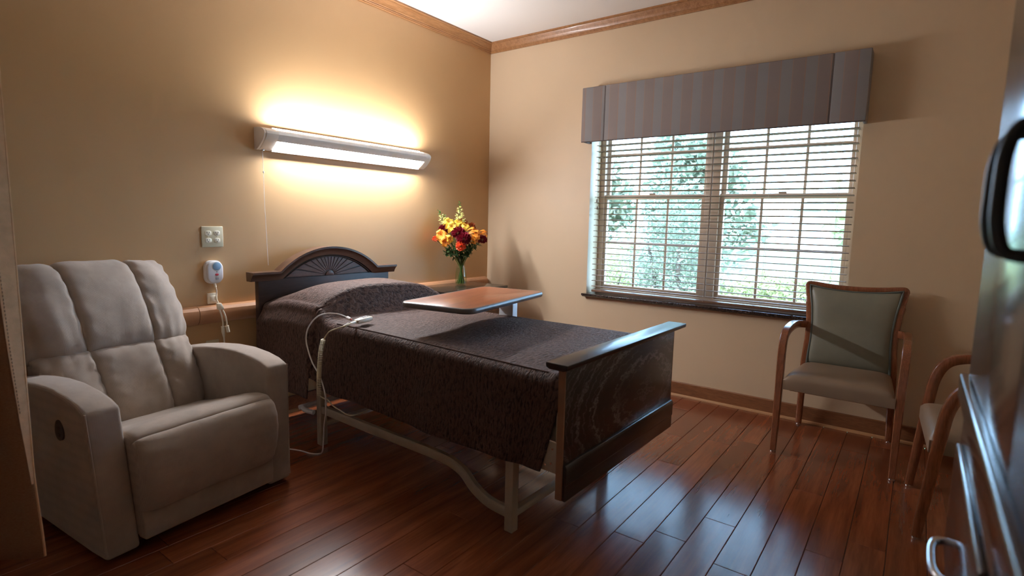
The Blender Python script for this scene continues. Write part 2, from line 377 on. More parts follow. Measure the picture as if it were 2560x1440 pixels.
# ------------------------------------------------------------------ room shell
X0, Y0, H = -5.2, -3.87, 2.74
fl = MB().box(X0, 0, Y0, 0, -.08, -.0125).build('floor', 'subfloor', smooth=False); tag(fl, 'dark reddish hand-scraped hardwood plank floor', kind='structure')
PW = .127; PL = 1.22
fixed = {0: -1.58, -1: -1.813, -9: -2.47}
pm = {}
def plank_mesh(L, W):
    key = (round(L, 3), round(W, 3))
    if key not in pm:
        g = .0007; b = .0016; x, y = L / 2 - g, W / 2 - g
        lo = [(-x, -y, -.012), (x, -y, -.012), (x, y, -.012), (-x, y, -.012)]
        m1 = [(-x, -y, -b), (x, -y, -b), (x, y, -b), (-x, y, -b)]
        t1 = [(-x + b, -y + b, 0), (x - b, -y + b, 0), (x - b, y - b, 0), (-x + b, y - b, 0)]
        me = MB().add(lo + m1 + t1, [(8, 9, 10, 11)] + [(i, (i + 1) % 4, 4 + (i + 1) % 4, 4 + i) for i in range(4)] + [(4 + i, 4 + (i + 1) % 4, 8 + (i + 1) % 4, 8 + i) for i in range(4)]).mesh('plank', smooth=False)
        me.materials.append(MT['plank']); pm[key] = me
    return pm[key]
for k in range(-20, 12):
    ya = -2.491 - PW * k; yb = ya - PW
    y1 = min(0, ya); y0 = max(Y0, yb)
    if y1 - y0 < .02: continue
    j = fixed.get(k, -random.uniform(0, PL))
    while j < 0: j += PL
    x1 = 0
    j -= PL
    if j > -.15: j -= PL * .5
    while x1 > X0 + .01:
        x0 = max(X0, j)
        if x0 - X0 < .12: x0 = X0
        o = bpy.data.objects.new('plank', plank_mesh(x1 - x0, y1 - y0)); COL.objects.link(o); o.location = ((x0 + x1) / 2, (y0 + y1) / 2, 0); o.parent = fl
        x1 = x0; j -= PL
T = .26
OY0, OY1, OZ0, OZ1 = -2.80, -1.02, .68, 2.12
tag(MB().box(X0 - .12, T, 0, .12, 0, H).build('wall_left', 'wall_tan', smooth=False), 'tan accent wall behind the bed', kind='structure')
wr = MB().box(0, T, OY1, 0, 0, H).box(0, T, Y0, OY0, 0, H).box(0, T, OY0, OY1, 0, OZ0).box(0, T, OY0, OY1, OZ1, H)
tag(wr.build('wall_right', 'wall_cream', smooth=False, weld=False), 'cream wall holding the window', kind='structure')
tag(MB().box(X0 - .12, T, Y0 - .12, Y0, 0, H).build('wall_back', 'wall_cream', smooth=False), 'cream wall behind the wardrobe', kind='structure')
tag(MB().box(X0 - .12, X0, Y0, 0, 0, H).build('wall_front', 'wall_pale', smooth=False), 'pale wall behind the viewer', kind='structure')
tag(MB().box(X0 - .12, T, Y0 - .12, .12, H, H + .1).build('ceiling', 'ceiling', smooth=False), 'off-white flat ceiling', kind='structure')
crown = [(0, -.077), (.009, -.077), (.011, -.068), (.014, -.066), (.015, -.058), (.019, -.056), (.022, -.048), (.030, -.036), (.042, -.022), (.047, -.014), (.058, -.012), (.058, 0), (0, 0)]
tag(MB().prism([(-d, H + z) for d, z in crown], 'x', X0, -.001).build('trim_1', 'oak_trim', ang=20), 'oak crown moulding on the tan wall', kind='structure')
tag(MB().prism([(-d, H + z) for d, z in crown], 'y', Y0, -.001).build('trim_2', 'oak_trim', ang=20), 'oak crown moulding above the window', kind='structure')
tag(MB().prism([(Y0 + d, H + z) for d, z in crown], 'x', X0, 0).build('trim_3', 'oak_trim', ang=20), 'oak crown moulding above the wardrobe', kind='structure')
def baseboard(name, mk, label):
    b = MB(); mk(b, [(0, 0), (.011, 0), (.011, .098), (.008, .103), (0, .103)]); o = tag(b.build(name, 'base_trim', smooth=False), label, kind='structure')
    b = MB(); mk(b, [(.011, 0), (.023, 0), (.022, .009), (.018, .014), (.011, .016)]); b.build('shoe_moulding', 'shoe_trim', o)
baseboard('baseboard_left', lambda b, p: b.prism([(-d, z) for d, z in p], 'x', X0, 0), 'brown wooden baseboard under the tan wall')
baseboard('baseboard_right', lambda b, p: b.prism([(-d, z) for d, z in p], 'y', Y0, 0), 'brown wooden baseboard under the window wall')
baseboard('baseboard_back', lambda b, p: b.prism([(Y0 + d, z) for d, z in p], 'x', X0, 0), 'brown wooden baseboard behind the wardrobe')
rail = [(0, .635), (.022, .638), (.036, .652), (.046, .672), (.050, .695), (.046, .716), (.034, .731), (.018, .737), (0, .737)]
tr = tag(MB().prism([(-d, z) for d, z in rail], 'x', -2.505, -.045).build('trim_4', 'rail', ang=25), 'rounded terracotta wall guard rail behind the bed', kind='structure')
MB().prism([(-d, z) for d, z in rail], 'x', -5.1, -2.508).build('rail_section', 'rail', tr, ang=25)
vs = [(-.045, -d, z) for d, z in rail] + [(-.045 + .04 * (d / .05), -d * .05, z) for d, z in rail]
n = len(rail); MB().add(vs, [(i, i + 1, n + i + 1, n + i) for i in range(n - 1)] + [tuple(range(n, 2 * n))]).build('rail_end_return', 'rail', tr, ang=25)

# ------------------------------------------------------------------ window
win = struct('window_1', 'tan twin double-hung window with grilles')
fx0, fx1 = .165, .255
f = MB().box(fx0, fx1, OY0, OY0 + .04, OZ0, OZ1).box(fx0, fx1, OY1 - .04, OY1, OZ0, OZ1).box(fx0, fx1, OY0 + .04, OY1 - .04, OZ0, OZ0 + .022).box(fx0, fx1, OY0 + .04, OY1 - .04, OZ1 - .03, OZ1)
f.build('window_frame', 'win_frame', win, bevel=.003, weld=False)
MB().box(fx0 - .01, fx1, -1.963, -1.863, OZ0 + .022, OZ1 - .03).build('mullion', 'win_frame', win, bevel=.004)
def sash(y0, y1, z0, z1, xa, xb, br, rows):
    s_ = .030
    f = MB().box(xa, xb, y0, y0 + s_, z0, z1).box(xa, xb, y1 - s_, y1, z0, z1).box(xa, xb, y0 + s_, y1 - s_, z0, z0 + br).box(xa, xb, y0 + s_, y1 - s_, z1 - .034, z1)
    o = f.build('sash', 'win_frame', win, bevel=.003, weld=False)
    xm = (xa + xb) / 2
    MB().box(xm - .003, xm + .003, y0 + s_ - .004, y1 - s_ + .004, z0 + br - .004, z1 - .03).build('pane', 'glass', o, smooth=False)
    gy0, gy1, gz0, gz1 = y0 + s_, y1 - s_, z0 + br, z1 - .034
    for i in (1, 2):
        y = lerp(gy0, gy1, i / 3); MB().box(xm - .012, xm - .004, y - .009, y + .009, gz0, gz1).build('muntin', 'win_frame', o, bevel=.003)
    z = lerp(gz0, gz1, rows); MB().box(xm - .0125, xm - .0045, gy0, gy1, z - .009, z + .009).build('muntin', 'win_frame', o, bevel=.003)
    return o
for (a, b) in ((-1.863, -1.055), (-2.765, -1.963)):
    lo = sash(a, b, .702, 1.458, .175, .207, .040, .5)
    sash(a, b, 1.424, 2.095, .212, .244, .034, .52)
    for k in (.32, .68):
        y = lerp(a, b, k); MB().box(.168, .176, y - .03, y + .03, .712, .722).build('finger_lift', 'win_frame', lo, bevel=.002)
    MB().box(.172, .20, (a + b) / 2 - .025, (a + b) / 2 + .025, 1.458, 1.470).build('sash_lock', 'win_frame', lo, bevel=.003)
# apron strip and stone sill
MB().box(.150, .166, OY0, OY1, OZ0, OZ0 + .03).build('window_stop', 'win_frame', win, bevel=.003)
sp = [(-.052, .666), (-.052, .678), (-.048, .681), (.165, .681), (.165, .655), (0, .655), (-.036, .655), (-.043, .664)]
MB().prism([(x, z) for x, z in sp], 'y', OY0 - .025, OY1 + .018).build('window_sill', 'granite', win, bevel=.001)
win['kind'] = 'structure'

# ------------------------------------------------------------------ blind
bl = thing('window_blind', 'open horizontal slat blind hanging in the window recess', 'blind', (.06, -1.91, .69))
sx = .055; pitch = .0438
SL = MB().add(*(lambda pr: ([(x, y, z) for y in (-.868, .868) for x, z in pr], [tuple(range(len(pr)))[::-1], tuple(range(len(pr), 2 * len(pr)))] + [(i, (i + 1) % len(pr), len(pr) + (i + 1) % len(pr), len(pr) + i) for i in range(len(pr))]))(
    [(-.025, .0004), (-.0125, .0022), (0, .003), (.0125, .0022), (.025, .0004), (.025, -.0032), (.0125, -.0012), (0, -.0004), (-.0125, -.0012), (-.025, -.0032)])).mesh('slat')
SL.materials.append(MT['slat'])
z = 1.830 - pitch * 25; zs = []
while z < 2.07: zs.append(z); z += pitch
for z in zs:
    o = link('slat', SL, None, bl); o.location = (sx, -1.915, z); o.rotation_euler = (0, R(4.0), 0)
MB().box(sx - .026, sx + .026, -2.783, -1.047, .690, .708).build('bottom_rail', 'blind_rail', bl, bevel=.004)
MB().box(sx - .030, sx + .030, -2.79, -1.04, 2.075, 2.118).build('head_rail', 'slat', bl, bevel=.004)
for y in (-1.13, -1.55, -1.93, -2.31, -2.70):
    for dx in (-.027, .027):
        MB().tube([(sx + dx, y, .70), (sx + dx, y, 2.08)], .0008, 5).build('ladder_cord', 'cord', bl)
MB().tube([(sx - .040, -1.945, .74), (sx - .038, -1.945, 2.07)], .004, 6).build('tilt_wand', 'slat', bl)
MB().tube([(sx - .040, -1.075, 1.43), (sx - .036, -1.075, 2.07)], .0012, 5).build('pull_cord', 'cord', bl)
for dz in (0, -.055):
    MB().lathe([(.002, .022), (.004, .015), (.006, .0), (.0055, -.004), (.001, -.005)], (sx - .040, -1.075 + dz * .1, 1.40 + dz), 10).build('cord_tassel', 'blind_rail', bl)

# ------------------------------------------------------------------ valance
va = thing('window_valance', 'grey striped fabric-covered box valance above the window', 'valance', (-.06, -1.9, 1.84))
vx, vz0, vz1 = -.12, 1.842, 2.238
for (a, b) in ((-2.633, -1.181), (-1.177, -.988), (-2.820, -2.637)):
    MB().box(vx, vx + .018, a, b, vz0, vz1).build('front_panel', 'valance', va, bevel=.006, seg=3)
for y in (-1.179, -2.635): MB().box(vx + .002, vx + .016, y - .003, y + .003, vz0 + .004, vz1 - .004).build('pleat_seam', 'welt', va)
for (a, b) in ((-1.008, -.989), (-2.819, -2.80)): MB().box(vx + .018, -.001, a, b, vz0, vz1).build('side_panel', 'valance', va, bevel=.004)
MB().box(vx + .018, -.001, -2.80, -1.008, vz1 - .018, vz1).build('top_board', 'valance', va, bevel=.003)
MB().tube([(vx + .004, -2.816, vz0), (vx + .004, -.992, vz0)], .004, 8).build('welt_cord', 'welt', va)
for y in (-1.035, -2.775): MB().box(-.07, -.012, y - .012, y + .012, vz0 + .012, vz0 + .05).build('mounting_bracket', 'white_paint', va, bevel=.002)

# ------------------------------------------------------------------ outdoors
tag(MB().box(T + .02, 60, -40, 40, -.55, -.45).build('lawn', 'lawn', smooth=False), 'sunlit green lawn outside the window', 'grass', kind='stuff')
tag(MB().box(4.6, 5.7, -40, 40, -.449, -.43).build('concrete_path', 'path', smooth=False), 'pale concrete path crossing the lawn outside', 'path')
def foliage(c, rad, nleaf, size, seed, clump=26):
    rng = random.Random(seed); b = MB(); cl = []
    for _ in range(clump):
        while True:
            p = Vector((rng.uniform(-1, 1), rng.uniform(-1, 1), rng.uniform(-1, 1)))
            if .25 < p.length < 1: break
        cl.append(p * rng.uniform(.6, .95))
    for i in range(nleaf):
        q = cl[rng.randrange(clump)] + Vector((rng.gauss(0, .16), rng.gauss(0, .16), rng.gauss(0, .16)))
        p = Vector((c[0] + q.x * rad[0], c[1] + q.y * rad[1], c[2] + q.z * rad[2]))
        d = Vector((rng.gauss(0, 1), rng.gauss(0, 1), rng.gauss(0, .6))).normalized(); e = d.cross(Vector((rng.gauss(0, 1), rng.gauss(0, 1), rng.gauss(0, 1)))).normalized()
        s_ = size * rng.uniform(.6, 1.3)
        b.add([p - d * s_, p + e * s_ * .4, p + d * s_, p - e * s_ * .4], [(0, 1, 2, 3)])
    return b
def shrub(name, label, c, rad, nleaf, size, seed, mat, base=-.45, cat='shrub', group=None, clump=26):
    t_ = thing(name, label, cat, (c[0], c[1], base), 0, group)
    o = foliage(c, rad, nleaf, size, seed, clump).build('foliage', mat, t_, smooth=False, weld=False); o['kind'] = 'stuff'
    b = MB(); rng = random.Random(seed)
    for k in range(4):
        a = k * 1.6 + .3; b.tube(catmull([(c[0] + .06 * math.cos(a), c[1] + .06 * math.sin(a), base), (c[0] + .25 * rad[0] * math.cos(a), c[1] + .25 * rad[1] * math.sin(a), (base + c[2]) / 2), (c[0] + .5 * rad[0] * math.cos(a), c[1] + .5 * rad[1] * math.sin(a), c[2] + .2 * rad[2])], 4), [.05 * max(rad) * (1 - i / 10) for i in range(9)], 6)
    b.build('trunk', 'bark', t_)
shrub('evergreen_shrub', 'tall blue-green shrub outside the left window panes', (3.2, -.62, .70), (.85, .80, 1.55), 15000, .030, 3, 'shrub', clump=60)
shrub('leafy_bush', 'yellow-green bush at the left edge of the window view', (3.0, .42, .35), (.6, .60, .95), 5500, .03, 5, 'shrub2')
shrub('low_bush', 'low dark bush below the tall shrub outside', (2.2, -.15, -.02), (.5, .75, .50), 4000, .03, 8, 'shrub')
shrub('hedge', 'low green hedge beyond the lawn, seen through the right window panes', (7.0, -1.2, .02), (.7, 2.3, .62), 9000, .05, 9, 'shrub2', clump=60)
shrub('distant_tree', 'hazy tree beyond the hedge, left of the far white house', (20, 4.6, 2.2), (2.6, 2.8, 3.2), 4500, .24, 11, 'shrub', cat='tree')
shrub('distant_tree', 'hazy tree far behind the tall shrub', (22, 11.5, 3.0), (3.0, 3.4, 3.6), 4500, .25, 12, 'shrub', cat='tree')
shrub('distant_tree', 'hazy tree at the right end of the window view', (21, -3.0, 2.0), (2.8, 2.6, 2.7), 4500, .24, 13, 'shrub2', cat='tree')
hs = thing('far_house', 'pale house far beyond the lawn outside', 'house', (37, .6, -.45))
MB().box(34, 40, -1.6, 3.0, -.45, 2.3).build('walls', 'siding', hs, smooth=False)
MB().prism([(-2.0, 2.3), (3.4, 2.3), (.7, 3.9)], 'x', 33.7, 40.3).build('roof', 'roof', hs, smooth=False)
for y in (-.7, .7, 2.1):
    wf = MB().box(33.94, 34.0, y - .4, y + .4, .6, 1.8).build('window', 'hazed_pane', hs)


# ------------------------------------------------------------------ wall light over the bed
wl = thing('wall_light', 'long white wall-mounted bed light, switched on', 'wall light', (-1.47, 0, 1.61))
LX0, LX1 = -2.146, -.80
def lprof(s_=0.0):   # (y,z) outline of the fixture, clockwise from the wall
    return [(0, 1.612), (-.022, 1.611), (-.045, 1.622), (-.070, 1.640), (-.094, 1.660), (-.112, 1.680), (-.118, 1.697), (-.112, 1.712), (-.094, 1.724), (-.070, 1.732), (-.040, 1.736), (0, 1.736)]
full = lprof()
cap = MB().prism([(y * .96, z) for y, z in full], 'x', LX0, LX0 + .012).prism(full, 'x', LX0 + .012, LX0 + .085)
cap.build('end_cap', 'fixture_end', wl, bevel=.002, ang=30)
cap = MB()
rp = [(0, 1.0), (.03, 1.0), (.055, .94), (.07, .80), (.078, .6)]
rings = [[(LX1 - .085 + dx, y * k, 1.674 + (z - 1.674) * (1 - (1 - k) * .35)) for y, z in full] for dx, k in rp]
nn = len(full); vs = [p for g in rings for p in g]
cap.add(vs, [tuple(range(nn))[::-1], tuple(range((len(rp) - 1) * nn, len(rp) * nn))] + [(i * nn + j, i * nn + (j + 1) % nn, (i + 1) * nn + (j + 1) % nn, (i + 1) * nn + j) for i in range(len(rp) - 1) for j in range(nn)])
cap.build('end_cap', 'white_paint', wl, ang=50)
xa, xb = LX0 + .085, LX1 - .085
nose = full[4:9]
inn = [(y + .006, z) for y, z in nose][::-1]
MB().prism(nose + inn, 'x', xa, xb).build('front_housing', 'white_paint', wl, ang=40)
MB().prism([(0, 1.612), (-.024, 1.606), (-.034, 1.604), (-.0365, 1.607), (-.0365, 1.626), (0, 1.626)], 'x', xa, xb).build('bottom_rail', 'white_paint', wl, bevel=.001)
MB().prism([(0, 1.740), (-.036, 1.738), (-.040, 1.741), (-.0455, 1.741), (-.0455, 1.728), (-.006, 1.729), (-.006, 1.626), (0, 1.626)], 'x', xa, xb).build('back_plate', 'white_paint', wl)
MB().prism([(-.036, 1.6185), (-.045, 1.623), (-.070, 1.641), (-.0935, 1.661), (-.0895, 1.665), (-.068, 1.647), (-.044, 1.630), (-.036, 1.626)], 'x', xa + .006, xb - .006).build('lower_lens', 'lens_low', wl, ang=40)
MB().prism([(-.0925, 1.7235), (-.070, 1.730), (-.046, 1.733), (-.046, 1.729), (-.070, 1.726), (-.089, 1.7205)], 'x', xa + .006, xb - .006).build('upper_lens', 'lens_top', wl, ang=40)
MB().prism([(-.018, 1.6155), (-.030, 1.6155), (-.030, 1.606), (-.018, 1.606)], 'x', -2.118, -2.104).build('pull_switch', 'chrome', wl, bevel=.001)
MB().tube([(-2.111, -.024, 1.607), (-2.112, -.03, 1.3), (-2.118, -.06, .945)], .0011, 5).build('pull_cord', 'white_plastic', wl)
MB().lathe([(.001, .006), (.004, .004), (.004, -.004), (.001, -.006)], (-2.1115, -.0275, 1.485), 8).build('cord_bead', 'white_plastic', wl)

# ------------------------------------------------------------------ wall plates, call station
ou = thing('quad_outlet', 'almond four-socket outlet plate on the tan wall', 'outlet', (-2.404, 0, 1.113))
MB().box(-2.462, -2.346, -.007, 0, 1.056, 1.170).build('cover_plate', 'almond', ou, bevel=.004, seg=3)
for cx in (-2.427, -2.381):
    for cz in (1.133, 1.093):
        pts = [(cx + .0165 * max(-.82, min(.82, math.cos(a))) / .82 * 1.0, cz + .0145 * math.sin(a)) for a in [i * math.pi / 10 for i in range(20)]]
        rc = MB().prism(pts, 'y', -.0095, -.006).build('receptacle', 'ivory', ou, bevel=.0008)
        for dx in (-.0065, .0065): MB().box(cx + dx - .0011, cx + dx + .0011, -.0099, -.0093, cz - .0005, cz + .0075).build('slot', 'slot', rc)
        MB().lathe([(.0024, 0), (.0024, .0006)], (0, 0, 0), 8).mesh('x')
        MB().prism([(cx + .0024 * math.cos(a), cz - .0065 + .0024 * math.sin(a)) for a in [i * math.pi / 4 for i in range(8)]], 'y', -.0099, -.0093).build('slot', 'slot', rc)
    MB().prism([(cx + .0028 * math.cos(a), 1.113 + .0028 * math.sin(a)) for a in [i * math.pi / 4 for i in range(8)]], 'y', -.0085, -.006).build('screw', 'ivory', ou)
bp = MB().box(-2.462, -2.392, -.006, 0, .425, .540).build('blank_plate', 'almond', bevel=.003); tag(bp, 'small almond blank wall plate low behind the recliner', 'wall plate')

cs = thing('call_station', 'white rounded nurse call station with blue pad on the wall', 'call station', (-2.412, 0, .86))
def rrect(cx, cz, w_, h_, r_, n=6):
    out = []
    for sx_, sz_, a0 in ((1, 1, 0), (-1, 1, 90), (-1, -1, 180), (1, -1, 270)):
        out += [(cx + sx_ * (w_ - r_) + r_ * math.cos(R(a0 + 90 * k / n)), cz + sz_ * (h_ - r_) + r_ * math.sin(R(a0 + 90 * k / n))) for k in range(n + 1)]
    return out
def disc(cx, cz, rx, rz, n=20): return [(cx + rx * math.cos(2 * math.pi * i / n), cz + rz * math.sin(2 * math.pi * i / n)) for i in range(n)]
MB().prism(rrect(-2.412, .920, .047, .064, .036), 'y', -.022, 0).build('base', 'white_plastic', cs, bevel=.003)
MB().prism(rrect(-2.410, .920, .043, .060, .036), 'y', -.036, -.020).build('cover', 'white_plastic', cs, bevel=.007, seg=3)
MB().prism(disc(-2.402, .953, .0225, .0225), 'y', -.040, -.034).build('call_pad', 'blue_pad', cs, bevel=.0025)
MB().prism(disc(-2.402, .9525, .026, .026), 'y', -.0375, -.0340).build('pad_ring', 'white_plastic', cs, bevel=.001)
MB().prism(disc(-2.403, .907, .0095, .0065), 'y', -.0385, -.034).build('alarm_button', 'red_pad', cs, bevel=.0015)
MB().prism(disc(-2.403, .922, .003, .0022, 10), 'y', -.0375, -.034).build('indicator', 'slot', cs)
for k in range(3): MB().box(-2.411, -2.394, -.0366, -.0355, .8795 + k * .004, .8815 + k * .004).build('print_mark', 'grey_print', cs)
pth = catmull([(-2.412, -.02, .858), (-2.412, -.034, .84), (-2.411, -.04, .817), (-2.416, -.045, .78), (-2.412, -.058, .752)], 6)
MB().tube(pth, .0032, 7).build('cord', 'ivory', cs)
MB().tube([(-2.412, -.022, .860), (-2.412, -.034, .838)], [.0075, .006], 8).build('strain_relief', 'ivory', cs)

jp = MB().box(-2.446, -2.393, -.012, 0, .744, .803)
jk = thing('call_jack', 'small ivory jack plate above the guard rail', 'wall plate', (-2.42, 0, .744))
jp.build('plate', 'ivory', jk, bevel=.003)
MB().box(-2.436, -2.408, -.018, -.011, .757, .789).build('socket', 'ivory', jk, bevel=.002)
MB().box(-2.412, -2.400, -.020, -.011, .764, .786).build('latch', 'almond', jk, bevel=.002)

sp_ = thing('cord_splitter', 'cream Y-splitter plug with two hanging call cords', 'cord splitter', (-2.40, -.06, .48))
MB().add([(-2.424, -.070, .752), (-2.400, -.070, .752), (-2.386, -.072, .716), (-2.420, -.072, .716), (-2.424, -.052, .752), (-2.400, -.052, .752), (-2.386, -.052, .716), (-2.420, -.052, .716)],
         [(0, 3, 2, 1), (4, 5, 6, 7), (0, 1, 5, 4), (1, 2, 6, 5), (2, 3, 7, 6), (3, 0, 4, 7)]).build('splitter_body', 'ivory', sp_, bevel=.003)
MB().tube(catmull([(-2.411, -.062, .718), (-2.402, -.066, .685), (-2.392, -.058, .64), (-2.390, -.05, .615)], 6), .0042, 7).build('cord', 'ivory', sp_)
MB().tube(catmull([(-2.396, -.062, .718), (-2.384, -.068, .685), (-2.371, -.058, .64), (-2.367, -.05, .615)], 6), .0042, 7).build('cord', 'ivory', sp_)
MB().tube([(-2.390, -.05, .618), (-2.389, -.05, .585), (-2.386, -.05, .558)], [.0095, .0095, .006], 8).build('plug', 'ivory', sp_)
MB().tube([(-2.367, -.05, .618), (-2.360, -.05, .582)], [.010, .0095], 8).build('plug', 'ivory', sp_)
MB().tube(catmull([(-2.386, -.05, .56), (-2.383, -.045, .52), (-2.380, -.04, .46), (-2.382, -.035, .30), (-2.376, -.03, .12)], 6), .0042, 7).build('cord', 'ivory', sp_)

# ------------------------------------------------------------------ recliner (local: x right, y back, z up)
def flare(b):      # the chair's left side spreads outward towards the top
    b.v = [(x - .040 * p_z / .57 * max(0, min(1, (.272 - x) / .544)), y, p_z) for x, y, p_z in b.v]; return b
rc = thing('recliner', 'taupe corduroy power recliner with channelled back cushions', 'recliner', (-2.865, -.894, 0), R(7.7), local=True)
arm_top = [(0, .575), (.05, .588), (.12, .604), (.22, .616), (.33, .616), (.45, .606), (.58, .588), (.70, .565)]
ap = [(.0, .02), (.0, .565)] + arm_top[1:] + [(.74, .54), (.77, .30), (.74, .06), (.45, .045), (.10, .02)]
for s_ in (-1, 1):
    a0, a1 = (.272, .385) if s_ > 0 else (-.385, -.272)
    am = MB().prism(ap, 'x', a0, a1)
    if s_ < 0: am.v = [(x - .040 * z / .57, y, z) for x, y, z in am.v]
    am.build('arm', 'corduroy', rc, bevel=.014, seg=3, ang=45)
    for zz in (.566,):
        pass
    MB().tube([(s_ * .385 - s_ * .005 - (.040 * z_ / .57 if s_ < 0 else 0), .003, z_) for z_ in (.035, .3, .562)], .0035, 6).build('arm_welt', 'corduroy', rc)
flare(MB().prism([(.70, .06), (-.016, .06), (-.022, .165), (-.044, .21), (-.060, .27), (-.062, .34), (-.046, .405), (-.016, .428), (.04, .424), (.26, .362), (.54, .292), (.70, .29)], 'x', -.2715, .2715)).build('body', 'corduroy', rc, bevel=.01)
# seat + footrest
def strip(prof, u0, u1, lo=0.0, hi=1.0):
    pr = catmull([(0, y, z) for y, z in prof], 8); m = len(pr)
    def fn(a, b):
        k = min(m - 1, lerp(lo, hi, b) * (m - 1)); i = min(m - 2, int(k)); P = pr[i].lerp(pr[i + 1], k - i); d = (pr[min(m - 1, i + 3)] - pr[max(0, i - 2)]).normalized()
        N = Vector((0, -d.z, d.y))
        return (Vector((lerp(u0, u1, a), P.y, P.z)), N)
    return fn
full_p = [(-.018, .165), (-.038, .20), (-.058, .26), (-.064, .33), (-.054, .395), (-.020, .434), (.04, .436), (.12, .414), (.26, .372), (.42, .332), (.54, .300)]
SEAM = .475
flare(MB().pad(strip(full_p, -.270, .270, SEAM, 1.0), 30, 30, .026, .03, 9, .42, .0015, 3, soft=False)).build('seat_cushion', 'corduroy', rc, ang=80)
flare(MB().pad(strip(full_p, -.270, .270, 0.0, SEAM), 34, 30, .030, .03, 9, .42, .0024, 4, soft=True)).build('footrest_pad', 'corduroy', rc, ang=80)
flare(MB().prism([(.0, .05), (-.030, .052), (-.036, .11), (-.030, .178), (.02, .185), (.02, .05)], 'x', -.268, .268)).build('footrest_panel', 'corduroy', rc, bevel=.008, seg=3)
# back: six channelled pads over a raked profile
bprof = catmull([(0, .47, .30), (0, .505, .46), (0, .55, .60), (0, .615, .74), (0, .685, .86), (0, .745, .935), (0, .795, .955), (0, .83, .925)], 10)
mb_ = len(bprof)
def backfn(u0a, u1a, u0b, u1b, s0, s1):
    def fn(a, b):
        k = lerp(s0, s1, b) * (mb_ - 1); i = min(mb_ - 2, int(k)); P = bprof[i].lerp(bprof[i + 1], k - i)
        d = (bprof[min(mb_ - 1, i + 2)] - bprof[max(0, i - 1)]).normalized(); N = Vector((0, -d.z, d.y))
        u = lerp(lerp(u0a, u0b, b), lerp(u1a, u1b, b), a)
        side = sm(.20, .31, abs(u)) * .05; ux_ = u - .033 * sm(.30, .70, P.z)
        return (Vector((ux_, P.y + side, P.z - side * .15 - .012)), N + Vector((math.copysign(.5 * sm(.16, .31, abs(u)), u), 0, 0)))
    return fn
MB().pad(backfn(-.123, .130, -.133, .138, .0, .350), 30, 36, .058, .03, 7, .45, .003, 1).build('lumbar_pad', 'corduroy', rc, ang=80)
MB().pad(backfn(-.285, -.109, -.305, -.119, .0, .350), 26, 40, .055, .03, 6, .45, .0065, 2).build('lumbar_pad', 'corduroy', rc, ang=80)
MB().pad(backfn(.116, .285, .124, .300, .0, .350), 26, 40, .055, .03, 6, .45, .0065, 5).build('lumbar_pad', 'corduroy', rc, ang=80)
MB().pad(backfn(-.140, .145, -.157, .157, .330, 1.0), 32, 50, .072, .03, 7, .45, .003, 6).build('head_pad', 'corduroy', rc, ang=80)
MB().pad(backfn(-.315, -.122, -.310, -.135, .330, 1.0), 26, 56, .066, .03, 6, .45, .0055, 7).build('head_pad', 'corduroy', rc, ang=80)
MB().pad(backfn(.127, .305, .135, .300, .330, 1.0), 26, 56, .066, .03, 6, .45, .0065, 8).build('head_pad', 'corduroy', rc, ang=80)
sh = [(p.y + .03, p.z - .015) for p in bprof[::5]]
MB().prism([(y, z) for y, z in sh] + [(.845, .90), (.80, .60), (.74, .25)], 'x', -.285, .285).build('backrest_shell', 'corduroy', rc, bevel=.015, seg=3, ang=50)
MB().prism([(.185 + .030 * math.cos(a), .470 + .042 * math.sin(a) * (1 if math.sin(a) > 0 else .8)) for a in [i * math.pi / 9 for i in range(18)]], 'x', -.4235, -.412).build('power_switch_plate', 'pocket', rc, bevel=.0015)
for dz in (-.012, .012): MB().box(-.426, -.421, .175, .195, .470 + dz - .007, .470 + dz + .007).build('power_button', 'pocket', rc, bevel=.0015)
for x in (-.30, .30):
    for y in (.14, .66): MB().lathe([(.018, 0), (.02, .005), (.018, .05)], (x, y, 0), 10).build('foot', 'rubber', rc)

# ------------------------------------------------------------------ bed (local: x across, -y towards the foot)
BL = (-1.745, -.10, 0); BR = R(-1.49)
bed = thing('hospital_bed', 'adjustable bed with arched sunburst headboard and dark footboard', 'bed', BL, BR, local=True)
hb = MB().box(-.468, .468, -.030, .012, .26, .868).build('headboard', 'headpanel', bed, bevel=.003)
# cap moulding: profile swept over straight - arch - straight
RA = .455; hx = .318
zc = .868 + .128 - RA         # centre of the lunette circle
path = [(-.500, .885)]
a_in = math.asin(.352 / (RA + .030))
oz = zc + (RA + .030) * math.cos(a_in)
pathp = [(-.515, .888), (-.352, .888)]
arc = [((RA + .030) * math.sin(t_), zc + (RA + .030) * math.cos(t_)) for t_ in [lerp(-a_in, a_in, i / 36) for i in range(37)]]
arc = [(x, max(z, .888)) for x, z in arc]
line = [(-.515, .888)] + arc + [(.515, .888)]
